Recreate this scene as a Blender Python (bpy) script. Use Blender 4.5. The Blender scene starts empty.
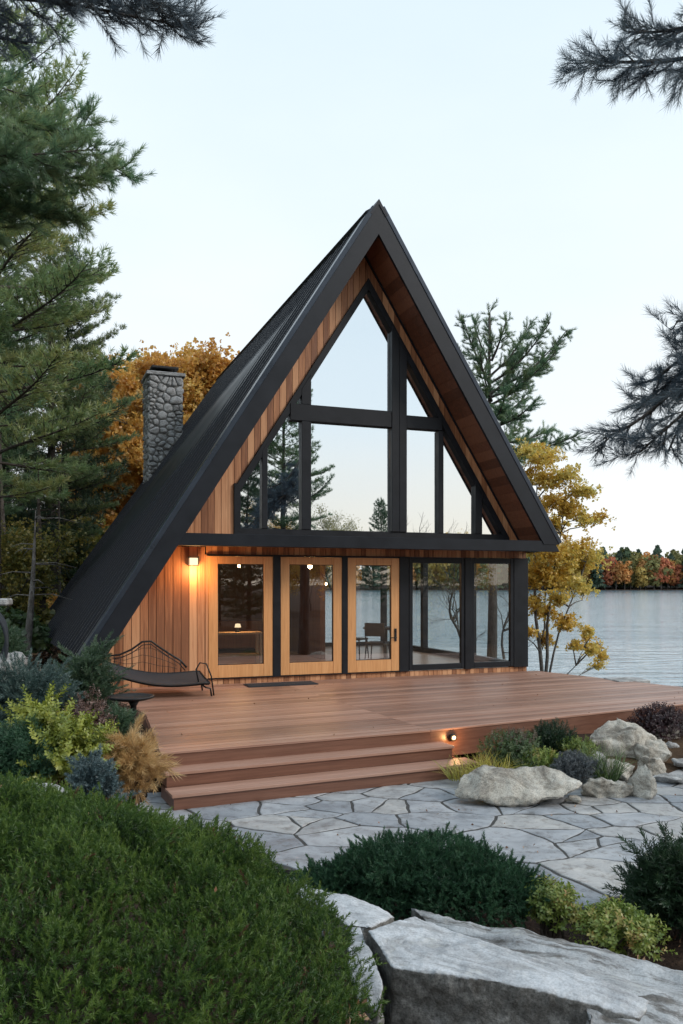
import bpy, bmesh, math, random
import numpy as np
from mathutils import Vector, Matrix, noise as mnoise

C = bpy.context.scene.collection
R = math.radians
PI = math.pi

# ------------------------------------------------------------------ basics
CAM_Z = 2.24
FPX, CX, HZ = 821.0, 341.5, 585.0
ANG = math.atan(.376)
E2 = np.array([math.cos(ANG), math.sin(ANG)])
B2 = np.array([-math.sin(ANG), math.cos(ANG)])
O2 = np.array([-2.3536, 14.2603])


def gp(x, y, z):
    """where the line of sight through (x, y) meets height z"""
    Y = FPX * (CAM_Z - z) / (y - HZ)
    return Vector(((x - CX) * Y / FPX, Y, z))


def at(x, y, Y):
    """point at distance Y"""
    return Vector(((x - CX) * Y / FPX, Y, CAM_Z + (HZ - y) * Y / FPX))


def house_pt(x, y, n):
    """house-frame (t, n, z) of a line of sight at plane n"""
    d = np.array([(x - CX) / FPX, 1.0])
    Y = (n + O2 @ B2) / (d @ B2)
    p = d * Y - O2
    return p @ E2, n, CAM_Z + (HZ - y) * Y / FPX


def hw(t, n, z):
    p = O2 + t * E2 + n * B2
    return Vector((p[0], p[1], z))


# ------------------------------------------------------------------ materials
def new_mat(name):
    m = bpy.data.materials.new(name)
    m.use_nodes = True
    nt = m.node_tree
    nt.nodes.clear()
    return m, nt, nt.nodes, nt.links


def ramp(nodes, stops, interp='LINEAR'):
    r = nodes.new('ShaderNodeValToRGB')
    r.color_ramp.interpolation = interp
    el = r.color_ramp.elements
    while len(el) < len(stops):
        el.new(0.5)
    for e, (p, c) in zip(el, stops):
        e.position = p
        e.color = (*c, 1) if len(c) == 3 else c
    return r


def noise_node(nodes, links, coord, scale, detail=6, rough=.6, mapscale=None, dist=0.0, rotz=0.0):
    if mapscale is not None:
        mp = nodes.new('ShaderNodeMapping')
        mp.vector_type = 'TEXTURE' if rotz else 'POINT'
        if rotz:
            mapscale = tuple(1 / m_ for m_ in mapscale)
            mp.inputs['Rotation'].default_value = (0, 0, rotz)
        mp.inputs['Scale'].default_value = mapscale
        links.new(coord, mp.inputs['Vector'])
        coord = mp.outputs['Vector']
    n = nodes.new('ShaderNodeTexNoise')
    n.inputs['Scale'].default_value = scale
    n.inputs['Detail'].default_value = detail
    n.inputs['Roughness'].default_value = rough
    n.inputs['Distortion'].default_value = dist
    links.new(coord, n.inputs['Vector'])
    return n


def mixc(nodes, links, fac, a, b, mode='MIX'):
    m = nodes.new('ShaderNodeMix')
    m.data_type = 'RGBA'
    m.blend_type = mode
    for sock, v in ((m.inputs[0], fac), (m.inputs[6], a), (m.inputs[7], b)):
        if hasattr(v, 'is_linked') or hasattr(v, 'links'):
            links.new(v, sock)
        elif isinstance(v, (int, float)):
            sock.default_value = v
        else:
            sock.default_value = (*v, 1)
    return m.outputs[2]


def bump(nodes, links, height, strength, dist, normal=None):
    b = nodes.new('ShaderNodeBump')
    b.inputs['Strength'].default_value = strength
    b.inputs['Distance'].default_value = dist
    links.new(height, b.inputs['Height'])
    if normal is not None:
        links.new(normal, b.inputs['Normal'])
    return b.outputs['Normal']


def mat_plain(name, col, rough=.6, metal=0.0, var=.12, nscale=8, bumpd=.002, spec=.5):
    m, nt, N, L = new_mat(name)
    tc = N.new('ShaderNodeTexCoord').outputs['Object']
    n = noise_node(N, L, tc, nscale, 8)
    lo = tuple(c * (1 - var) for c in col)
    hi = tuple(min(1, c * (1 + var)) for c in col)
    r = ramp(N, [(.3, lo), (.7, hi)])
    L.new(n.outputs['Fac'], r.inputs[0])
    p = N.new('ShaderNodeBsdfPrincipled')
    L.new(r.outputs[0], p.inputs['Base Color'])
    p.inputs['Metallic'].default_value = metal
    p.inputs['Specular IOR Level'].default_value = spec
    rr = ramp(N, [(.3, (rough * .85,) * 3), (.7, (min(1, rough * 1.15),) * 3)])
    L.new(n.outputs['Fac'], rr.inputs[0])
    L.new(rr.outputs[0], p.inputs['Roughness'])
    n2 = noise_node(N, L, tc, nscale * 6, 4)
    L.new(bump(N, L, n2.outputs['Fac'], .4, bumpd), p.inputs['Normal'])
    o = N.new('ShaderNodeOutputMaterial')
    L.new(p.outputs[0], o.inputs[0])
    return m


def mat_wood(name, dark, mid, light, grain=(40, 40, 2.2), rough=.55, island=.5, knots=True, bumpd=.0015, wear=None):
    """boards: one tone per board, grain along one axis"""
    m, nt, N, L = new_mat(name)
    tc = N.new('ShaderNodeTexCoord').outputs['Object']
    geo = N.new('ShaderNodeNewGeometry')
    # shift the grain per board
    add = N.new('ShaderNodeVectorMath')
    add.operation = 'MULTIPLY_ADD'
    comb = N.new('ShaderNodeCombineXYZ')
    for k in range(3):
        L.new(geo.outputs['Random Per Island'], comb.inputs[k])
    L.new(comb.outputs[0], add.inputs[0])
    add.inputs[1].default_value = (17.3, 9.1, 23.7)
    L.new(tc, add.inputs[2])
    n1 = noise_node(N, L, add.outputs[0], 1.0, 8, .62, grain, .6)
    n2 = noise_node(N, L, add.outputs[0], 1.0, 4, .5, tuple(g * .22 for g in grain), 1.2)
    mul = N.new('ShaderNodeMath'); mul.operation = 'MULTIPLY_ADD'
    L.new(geo.outputs['Random Per Island'], mul.inputs[0])
    mul.inputs[1].default_value = island
    mul.inputs[2].default_value = -island / 2
    a1 = N.new('ShaderNodeMath'); a1.operation = 'ADD'
    L.new(n1.outputs['Fac'], a1.inputs[0]); L.new(mul.outputs[0], a1.inputs[1])
    a2 = N.new('ShaderNodeMath'); a2.operation = 'MULTIPLY_ADD'
    L.new(n2.outputs['Fac'], a2.inputs[0]); a2.inputs[1].default_value = .5
    sub = N.new('ShaderNodeMath'); sub.operation = 'SUBTRACT'
    L.new(a1.outputs[0], sub.inputs[0]); sub.inputs[1].default_value = .25
    L.new(sub.outputs[0], a2.inputs[2])
    r = ramp(N, [(.2, dark), (.5, mid), (.82, light)])
    L.new(a2.outputs[0], r.inputs[0])
    col = r.outputs[0]
    if wear:
        nw = noise_node(N, L, tc, 1.3, 7, .65)
        rw = ramp(N, [(.45, (0, 0, 0)), (.72, (1, 1, 1))])
        L.new(nw.outputs['Fac'], rw.inputs[0])
        sc = N.new('ShaderNodeMath'); sc.operation = 'MULTIPLY'
        L.new(rw.outputs[0], sc.inputs[0]); sc.inputs[1].default_value = wear[1]
        col = mixc(N, L, sc.outputs[0], col, wear[0])
    p = N.new('ShaderNodeBsdfPrincipled')
    L.new(col, p.inputs['Base Color'])
    rr = ramp(N, [(.3, (rough * .8,) * 3), (.8, (min(1, rough * 1.2),) * 3)])
    L.new(n2.outputs['Fac'], rr.inputs[0])
    L.new(rr.outputs[0], p.inputs['Roughness'])
    L.new(bump(N, L, n1.outputs['Fac'], .5, bumpd), p.inputs['Normal'])
    o = N.new('ShaderNodeOutputMaterial')
    L.new(p.outputs[0], o.inputs[0])
    return m


def mat_leaf(name, cols, transl=.35, gloss=.06, vary=.25, pos=None):
    m, nt, N, L = new_mat(name)
    at_ = N.new('ShaderNodeAttribute'); at_.attribute_name = 'var'
    n = len(cols)
    r = ramp(N, [((pos[i] if pos else i / max(1, n - 1)), c) for i, c in enumerate(cols)])
    L.new(at_.outputs['Fac'], r.inputs[0])
    oi = N.new('ShaderNodeObjectInfo')
    hsv = N.new('ShaderNodeHueSaturation')
    mr = N.new('ShaderNodeMapRange')
    mr.inputs['To Min'].default_value = 1 - vary
    mr.inputs['To Max'].default_value = 1 + vary
    L.new(oi.outputs['Random'], mr.inputs['Value'])
    L.new(mr.outputs[0], hsv.inputs['Value'])
    L.new(r.outputs[0], hsv.inputs['Color'])
    d = N.new('ShaderNodeBsdfDiffuse')
    t = N.new('ShaderNodeBsdfTranslucent')
    L.new(hsv.outputs[0], d.inputs['Color'])
    L.new(hsv.outputs[0], t.inputs['Color'])
    mx = N.new('ShaderNodeMixShader'); mx.inputs[0].default_value = transl
    L.new(d.outputs[0], mx.inputs[1]); L.new(t.outputs[0], mx.inputs[2])
    g = N.new('ShaderNodeBsdfGlossy'); g.inputs['Roughness'].default_value = .45
    mx2 = N.new('ShaderNodeMixShader'); mx2.inputs[0].default_value = gloss
    L.new(mx.outputs[0], mx2.inputs[1]); L.new(g.outputs[0], mx2.inputs[2])
    o = N.new('ShaderNodeOutputMaterial')
    L.new(mx2.outputs[0], o.inputs[0])
    return m


def mat_rock(name, dark, mid, light, scale=1.0, streak=None, rough=.85, lichen=(.5, .52, .47), bumpd=.02, steep_cols=None, speck=.75, rotz=0.0, stain=.8):
    m, nt, N, L = new_mat(name)
    tc = N.new('ShaderNodeTexCoord').outputs['Object']
    n1 = noise_node(N, L, tc, 2.2 * scale, 10, .68, dist=.4)
    r = ramp(N, [(.32, dark), (.5, mid), (.68, light)])
    L.new(n1.outputs['Fac'], r.inputs[0])
    col = r.outputs[0]
    # mineral speckle
    n2 = noise_node(N, L, tc, 70 * scale, 3, .7)
    r2 = ramp(N, [(.36, (.45, .45, .45)), (.5, (1, 1, 1)), (.66, (1.3, 1.3, 1.3))])
    L.new(n2.outputs['Fac'], r2.inputs[0])
    col = mixc(N, L, speck, col, r2.outputs[0], 'MULTIPLY')
    # lichen and stains
    n3 = noise_node(N, L, tc, 5.5 * scale, 8, .7)
    r3 = ramp(N, [(.56, (0, 0, 0)), (.64, (1, 1, 1))])
    L.new(n3.outputs['Fac'], r3.inputs[0])
    sc = N.new('ShaderNodeMath'); sc.operation = 'MULTIPLY'; sc.inputs[1].default_value = .55
    L.new(r3.outputs[0], sc.inputs[0])
    col = mixc(N, L, sc.outputs[0], col, lichen)
    n4 = noise_node(N, L, tc, 1.6 * scale, 9, .72, (1, 1, 2.2) if streak is None else streak, 1.0, rotz)
    r4 = ramp(N, [(.38, (.28, .25, .22)), (.52, (1, 1, 1))])
    L.new(n4.outputs['Fac'], r4.inputs[0])
    col = mixc(N, L, stain, col, r4.outputs[0], 'MULTIPLY')
    if steep_cols:  # darker mottled colours blended in where the surface turns steep
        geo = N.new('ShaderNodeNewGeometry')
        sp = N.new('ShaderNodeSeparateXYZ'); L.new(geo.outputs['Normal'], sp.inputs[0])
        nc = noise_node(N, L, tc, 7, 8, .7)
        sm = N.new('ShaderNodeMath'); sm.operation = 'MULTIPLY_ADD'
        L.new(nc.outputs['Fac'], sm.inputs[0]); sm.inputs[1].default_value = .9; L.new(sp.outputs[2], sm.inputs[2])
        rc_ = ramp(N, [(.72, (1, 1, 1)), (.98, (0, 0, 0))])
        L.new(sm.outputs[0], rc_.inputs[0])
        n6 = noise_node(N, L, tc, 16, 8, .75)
        r6 = ramp(N, [(.35, steep_cols[0]), (.52, steep_cols[1]), (.7, steep_cols[2])])
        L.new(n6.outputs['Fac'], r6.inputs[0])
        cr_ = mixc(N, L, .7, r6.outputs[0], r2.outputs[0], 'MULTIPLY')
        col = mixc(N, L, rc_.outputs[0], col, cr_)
    p = N.new('ShaderNodeBsdfPrincipled')
    L.new(col, p.inputs['Base Color'])
    p.inputs['Roughness'].default_value = rough
    nb = noise_node(N, L, tc, 14 * scale, 10, .72)
    b1 = bump(N, L, nb.outputs['Fac'], .8, bumpd)
    b2 = bump(N, L, n4.outputs['Fac'], .6, bumpd * 1.5, b1)
    L.new(b2, p.inputs['Normal'])
    o = N.new('ShaderNodeOutputMaterial')
    L.new(p.outputs[0], o.inputs[0])
    return m


def mat_glass(name, refl, tint=(.9, .94, .95), rough=0.0, rcol=(.96, .98, 1)):
    m, nt, N, L = new_mat(name)
    tr = N.new('ShaderNodeBsdfTransparent'); tr.inputs[0].default_value = (*tint, 1)
    gl = N.new('ShaderNodeBsdfGlossy'); gl.inputs['Roughness'].default_value = rough
    gl.inputs['Color'].default_value = (*rcol, 1)
    geo = N.new('ShaderNodeNewGeometry')
    dot = N.new('ShaderNodeVectorMath'); dot.operation = 'DOT_PRODUCT'
    L.new(geo.outputs['Incoming'], dot.inputs[0]); L.new(geo.outputs['Normal'], dot.inputs[1])
    ab = N.new('ShaderNodeMath'); ab.operation = 'ABSOLUTE'; L.new(dot.outputs['Value'], ab.inputs[0])
    om = N.new('ShaderNodeMath'); om.operation = 'SUBTRACT'; om.inputs[0].default_value = 1; L.new(ab.outputs[0], om.inputs[1])
    pw_ = N.new('ShaderNodeMath'); pw_.operation = 'POWER'; pw_.inputs[1].default_value = 5; L.new(om.outputs[0], pw_.inputs[0])
    mr = N.new('ShaderNodeMapRange')
    mr.inputs['To Min'].default_value = refl; mr.inputs['To Max'].default_value = 1
    L.new(pw_.outputs[0], mr.inputs['Value'])
    # slow unevenness of float glass
    tc = N.new('ShaderNodeTexCoord').outputs['Object']
    nn = noise_node(N, L, tc, 1.1, 2, .4)
    nrm = bump(N, L, nn.outputs['Fac'], .25, .006)
    L.new(nrm, gl.inputs['Normal'])
    mx = N.new('ShaderNodeMixShader')
    L.new(mr.outputs[0], mx.inputs[0])
    L.new(tr.outputs[0], mx.inputs[1]); L.new(gl.outputs[0], mx.inputs[2])
    o = N.new('ShaderNodeOutputMaterial')
    L.new(mx.outputs[0], o.inputs[0])
    return m


def mat_emit(name, col, s):
    m, nt, N, L = new_mat(name)
    e = N.new('ShaderNodeEmission')
    e.inputs[0].default_value = (*col, 1); e.inputs[1].default_value = s
    o = N.new('ShaderNodeOutputMaterial')
    L.new(e.outputs[0], o.inputs[0])
    return m


M = {}
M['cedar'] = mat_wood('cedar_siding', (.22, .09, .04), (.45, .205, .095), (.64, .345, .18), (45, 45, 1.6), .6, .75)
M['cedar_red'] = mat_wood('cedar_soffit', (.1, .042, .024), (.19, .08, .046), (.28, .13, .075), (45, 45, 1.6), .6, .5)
M['door_wood'] = mat_wood('door_fir', (.43, .19, .075), (.61, .3, .12), (.72, .39, .17), (55, 55, 2.5), .42, .2)
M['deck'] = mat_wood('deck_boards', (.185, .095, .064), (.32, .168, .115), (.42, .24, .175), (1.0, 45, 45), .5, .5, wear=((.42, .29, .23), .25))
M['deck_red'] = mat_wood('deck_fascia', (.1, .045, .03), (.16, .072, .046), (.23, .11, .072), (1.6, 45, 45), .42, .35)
M['black'] = mat_plain('black_cladding', (.009, .011, .015), .45, 0, .25, 5, .001, .28)
M['roof'] = mat_plain('dark_metal_roof', (.011, .0135, .02), .45, 0, .35, 1.2, .001, .3)
M['rake'] = mat_plain('dark_rake_board', (.0085, .011, .016), .42, 0, .2, 3, .001, .3)
M['trim_metal'] = mat_plain('sky_lit_trim', (.026, .036, .052), .3, .35, .2, 3, .001, .5)  # black metal lightened and blued so the sky-lit edge is in the colour
M['iron'] = mat_plain('black_iron', (.013, .013, .014), .5, .3, .3, 12, .001)
M['fabric'] = mat_plain('dark_sling_fabric', (.022, .027, .034), .8, 0, .3, 40, .002)
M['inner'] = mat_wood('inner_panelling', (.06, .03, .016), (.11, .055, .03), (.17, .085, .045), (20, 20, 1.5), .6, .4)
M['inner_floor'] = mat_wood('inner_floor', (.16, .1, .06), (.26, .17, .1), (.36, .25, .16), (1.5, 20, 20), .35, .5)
M['dark_room'] = mat_plain('dark_plaster', (.055, .045, .04), .8, 0, .2, 3)
M['furn'] = mat_wood('pale_oak', (.3, .2, .12), (.45, .32, .2), (.58, .43, .29), (6, 30, 30), .5, .2)
M['furn_dark'] = mat_plain('dark_furniture', (.03, .025, .022), .5, 0, .2, 8)
M['glass_up'] = mat_glass('mirror_window_glass', .84, (.75, .82, .85), 0.0, (.88, .955, 1))
M['glass_low'] = mat_glass('door_glass', .27, (.86, .9, .9))
M['glass_side'] = mat_glass('side_window_glass', .15, (.9, .95, .96))
M['lamp_glow'] = mat_emit('lamp_glow', (1, .62, .3), 14)
M['step_glow'] = mat_emit('step_lamp_glow', (1, .6, .28), 7)
M['bulb_glow'] = mat_emit('bulb_glow', (1, .6, .28), 26)
M['stone'] = mat_rock('chimney_stone', (.26, .27, .28), (.4, .41, .42), (.52, .53, .53), 2.2, lichen=(.36, .37, .36), bumpd=.02)
M['mortar'] = mat_plain('mortar', (.16, .16, .155), .95, 0, .3, 20, .006)
M['granite'] = mat_rock('grey_granite', (.24, .24, .24), (.42, .42, .415), (.56, .56, .545), 1.0, lichen=(.56, .57, .53))
M['granite_tan'] = mat_rock('tan_granite', (.28, .255, .22), (.46, .43, .37), (.62, .59, .53), 1.3, lichen=(.58, .57, .52))
STEEP_COLS = ((.075, .068, .06), (.16, .155, .145), (.33, .32, .3))
M['ledge'] = mat_rock('ledge_granite', (.3, .31, .325), (.5, .515, .535), (.66, .675, .7), 1.2, (1.2, 3.0, 3.0), bumpd=.011, steep_cols=STEEP_COLS, speck=.4, rotz=R(-32), stain=.55, lichen=(.6, .6, .58))
M['ledge_streak'] = mat_rock('streaked_granite', (.26, .265, .27), (.44, .45, .46), (.6, .61, .62), 1.2, (.7, 6.5, 6.5), bumpd=.02, steep_cols=STEEP_COLS, speck=.4, rotz=R(-32), stain=.95, lichen=(.56, .56, .53))
M['bark'] = mat_rock('pine_bark', (.04, .033, .028), (.085, .07, .06), (.14, .12, .105), 2.0, (6, 6, .8), lichen=(.12, .13, .11), bumpd=.04)
M['bark_grey'] = mat_rock('grey_bark', (.07, .065, .06), (.14, .13, .12), (.24, .23, .215), 2.4, (4, 4, 1), lichen=(.25, .26, .24), bumpd=.02)
M['twig'] = mat_plain('twig_wood', (.06, .045, .035), .85, 0, .3, 20)

M['pine'] = mat_leaf('pine_needles', [(.09, .17, .1), (.135, .24, .13), (.2, .29, .14), (.29, .32, .13)], .48)
M['pine_gold'] = mat_leaf('gold_pine_needles', [(.135, .23, .11), (.2, .3, .125), (.29, .34, .13), (.4, .36, .12)], .5)  # lighter and yellower than the plain pine needles
M['pine_near'] = mat_leaf('hazed_overhang_needles', [(.055, .08, .105), (.085, .12, .15), (.12, .155, .185), (.13, .165, .16)], .4)  # haze against the sky is put into these lighter, bluer needle colours
M['dark_fir'] = mat_leaf('dark_evergreen', [(.045, .09, .055), (.07, .125, .068), (.105, .16, .08)], .35)
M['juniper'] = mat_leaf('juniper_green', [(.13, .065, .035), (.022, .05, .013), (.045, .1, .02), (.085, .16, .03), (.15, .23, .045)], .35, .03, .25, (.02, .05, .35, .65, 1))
M['juniper_dk'] = mat_leaf('dark_juniper', [(.02, .06, .03), (.036, .095, .048), (.06, .135, .068)], .3, .03)
M['yew'] = mat_leaf('yew_green', [(.012, .035, .016), (.022, .055, .024), (.04, .08, .035)], .22)
M['blue_spruce'] = mat_leaf('blue_spruce', [(.03, .06, .055), (.055, .095, .085), (.09, .135, .12)], .2)
M['blue_star'] = mat_leaf('blue_star', [(.05, .09, .095), (.09, .14, .15), (.16, .22, .23)], .2)
M['gold'] = mat_leaf('golden_conifer', [(.16, .21, .03), (.3, .34, .05), (.46, .46, .09)], .35)
M['tan_thread'] = mat_leaf('tan_dry_foliage', [(.36, .22, .09), (.54, .35, .15), (.68, .5, .26)], .35)
M['lime_leaf'] = mat_leaf('lime_leaves', [(.13, .21, .04), (.22, .31, .06), (.34, .4, .09), (.5, .4, .12), (.5, .3, .1)], .42, .05, .25, (0, .4, .72, .9, 1))
M['grass_gold'] = mat_leaf('gold_grass', [(.22, .22, .03), (.4, .36, .06), (.55, .45, .1)], .35)
M['grass_green'] = mat_leaf('green_grass', [(.035, .075, .022), (.07, .12, .035), (.12, .17, .05)], .3)
M['lavender'] = mat_leaf('grey_foliage', [(.09, .11, .12), (.16, .18, .19), (.25, .26, .27)], .25)
M['burgundy'] = mat_leaf('burgundy_leaves', [(.025, .012, .016), (.05, .02, .026), (.09, .035, .04)], .25)
M['brownleaf'] = mat_leaf('brown_red_twigs', [(.06, .035, .028), (.12, .065, .05), (.2, .12, .09)], .25)
M['heather'] = mat_leaf('spent_flowers', [(.12, .09, .07), (.22, .16, .12), (.3, .24, .18)], .25)
M['yellow_maple'] = mat_leaf('yellow_maple', [(.56, .33, .05), (.74, .48, .08), (.8, .6, .14), (.62, .54, .15)], .5, .05, .08)
M['orange_maple'] = mat_leaf('orange_maple', [(.5, .23, .05), (.68, .37, .08), (.76, .5, .14), (.6, .46, .14)], .5, .05, .1)
M['red_maple'] = mat_leaf('red_maple', [(.26, .06, .03), (.4, .1, .04), (.5, .17, .06)], .4)
M['olive_leaf'] = mat_leaf('olive_leaves', [(.12, .15, .045), (.21, .23, .06), (.36, .31, .075), (.48, .36, .08)], .45)
M['green_leaf'] = mat_leaf('green_leaves', [(.05, .1, .035), (.09, .15, .05), (.15, .2, .065)], .4)
M['leaf_litter'] = mat_leaf('leaf_litter', [(.16, .07, .035), (.28, .13, .06), (.4, .23, .13), (.45, .33, .23)], .15)


def mat_ground():
    m, nt, N, L = new_mat('garden_soil')
    tc = N.new('ShaderNodeTexCoord').outputs['Object']
    n1 = noise_node(N, L, tc, 3.0, 10, .7)
    r1 = ramp(N, [(.3, (.018, .012, .009)), (.5, (.045, .028, .02)), (.7, (.085, .055, .038))])
    L.new(n1.outputs['Fac'], r1.inputs[0])
    n2 = noise_node(N, L, tc, 45, 4, .7)
    r2 = ramp(N, [(.35, (.4, .38, .36)), (.55, (1, 1, 1)), (.72, (1.7, 1.5, 1.35))])
    L.new(n2.outputs['Fac'], r2.inputs[0])
    col = mixc(N, L, .9, r1.outputs[0], r2.outputs[0], 'MULTIPLY')
    n3 = noise_node(N, L, tc, .35, 6, .65)
    r3 = ramp(N, [(.48, (0, 0, 0)), (.62, (1, 1, 1))])
    L.new(n3.outputs['Fac'], r3.inputs[0])
    sc = N.new('ShaderNodeMath'); sc.operation = 'MULTIPLY'; sc.inputs[1].default_value = .6
    L.new(r3.outputs[0], sc.inputs[0])
    col = mixc(N, L, sc.outputs[0], col, (.12, .07, .032))
    p = N.new('ShaderNodeBsdfPrincipled')
    L.new(col, p.inputs['Base Color'])
    p.inputs['Roughness'].default_value = .95
    p.inputs['Specular IOR Level'].default_value = .2
    b1 = bump(N, L, n2.outputs['Fac'], 1, .02)
    b2 = bump(N, L, n1.outputs['Fac'], .8, .05, b1)
    L.new(b2, p.inputs['Normal'])
    o = N.new('ShaderNodeOutputMaterial'); L.new(p.outputs[0], o.inputs[0])
    return m


def mat_flag():
    m, nt, N, L = new_mat('bluestone_flags')
    tc = N.new('ShaderNodeTexCoord').outputs['Object']
    geo = N.new('ShaderNodeNewGeometry')
    r0 = ramp(N, [(0, (.23, .25, .275)), (.3, (.31, .325, .345)), (.6, (.38, .39, .405)), (.85, (.41, .4, .385)), (1, (.28, .295, .315))])
    L.new(geo.outputs['Random Per Island'], r0.inputs[0])
    n1 = noise_node(N, L, tc, 2.4, 10, .7, dist=.8)
    r1 = ramp(N, [(.3, (.5, .52, .55)), (.5, (.95, .96, .98)), (.7, (1.35, 1.33, 1.3))])
    L.new(n1.outputs['Fac'], r1.inputs[0])
    col = mixc(N, L, .9, r0.outputs[0], r1.outputs[0], 'MULTIPLY')
    n2 = noise_node(N, L, tc, 9, 9, .75)
    r2 = ramp(N, [(.36, (.5, .46, .42)), (.5, (1, 1, 1))])
    L.new(n2.outputs['Fac'], r2.inputs[0])
    col = mixc(N, L, .85, col, r2.outputs[0], 'MULTIPLY')
    p = N.new('ShaderNodeBsdfPrincipled')
    L.new(col, p.inputs['Base Color'])
    rr = ramp(N, [(.35, (.42,) * 3), (.65, (.75,) * 3)])
    L.new(n1.outputs['Fac'], rr.inputs[0])
    L.new(rr.outputs[0], p.inputs['Roughness'])
    b1 = bump(N, L, n2.outputs['Fac'], .7, .012)
    n5 = noise_node(N, L, tc, 2.0, 4, .5)
    b2 = bump(N, L, n5.outputs['Fac'], .6, .04, b1)
    L.new(b2, p.inputs['Normal'])
    o = N.new('ShaderNodeOutputMaterial'); L.new(p.outputs[0], o.inputs[0])
    return m


def mat_water():
    m, nt, N, L = new_mat('lake_water')
    tc = N.new('ShaderNodeTexCoord').outputs['Object']
    p = N.new('ShaderNodeBsdfPrincipled')
    p.inputs['Base Color'].default_value = (.15, .25, .31, 1)
    p.inputs['Roughness'].default_value = .1
    p.inputs['IOR'].default_value = 1.33
    p.inputs['Specular IOR Level'].default_value = .5
    n1 = noise_node(N, L, tc, 1.0, 4, .55, (.55, 1.7, 1), .3)
    n2 = noise_node(N, L, tc, 1.0, 3, .5, (.06, .22, 1), .3)
    n3 = noise_node(N, L, tc, 1.0, 4, .55, (.012, .04, 1), .6)
    r3 = ramp(N, [(.3, (.25,) * 3), (.65, (.8,) * 3)])
    L.new(n3.outputs['Fac'], r3.inputs[0])
    b1 = bump(N, L, n1.outputs['Fac'], .5, .15)
    L.new(r3.outputs[0], b1.node.inputs['Strength'])
    b2 = bump(N, L, n2.outputs['Fac'], .22, .5, b1)
    L.new(b2, p.inputs['Normal'])
    o = N.new('ShaderNodeOutputMaterial'); L.new(p.outputs[0], o.inputs[0])
    return m


M['ground'] = mat_ground()
M['flag'] = mat_flag()
M['water'] = mat_water()


# ------------------------------------------------------------------ mesh helpers
def mesh_np(name, V, F, mats, smooth=False, var=None, mi=None):
    V = np.asarray(V, dtype=np.float32)
    F = np.asarray(F, dtype=np.int32)
    me = bpy.data.meshes.new(name)
    me.vertices.add(len(V))
    me.vertices.foreach_set('co', V.ravel())
    m, k = F.shape
    me.loops.add(m * k)
    me.loops.foreach_set('vertex_index', F.ravel())
    me.polygons.add(m)
    me.polygons.foreach_set('loop_start', np.arange(0, m * k, k, dtype=np.int32))
    me.polygons.foreach_set('loop_total', np.full(m, k, dtype=np.int32))
    if mi is not None:
        me.polygons.foreach_set('material_index', np.asarray(mi, dtype=np.int32))
    if smooth:
        me.polygons.foreach_set('use_smooth', np.ones(m, dtype=bool))
    for mm in (mats if isinstance(mats, (list, tuple)) else [mats]):
        me.materials.append(mm)
    if var is not None:
        a = me.attributes.new('var', 'FLOAT', 'POINT')
        a.data.foreach_set('value', np.asarray(var, dtype=np.float32))
    me.update()
    me.validate()
    return me


def link(name, me, parent=None):
    o = bpy.data.objects.new(name, me)
    C.objects.link(o)
    if parent is not None:
        o.parent = parent
    return o


def tag(o, label=None, cat=None, group=None, kind=None):
    if label: o['label'] = label
    if cat: o['category'] = cat
    if group: o['group'] = group
    if kind: o['kind'] = kind
    return o


def empty(name, loc, rz=0, label=None, cat=None, group=None):
    o = bpy.data.objects.new(name, None)
    C.objects.link(o)
    o.location = loc
    o.rotation_euler = (0, 0, rz)
    o.empty_display_size = .2
    tag(o, label, cat, group)
    return o


def copy_tree(o, parent=None):
    c = o.copy()
    C.objects.link(c)
    c.parent = parent
    for ch in list(o.children):
        copy_tree(ch, c)
    return c


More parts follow.
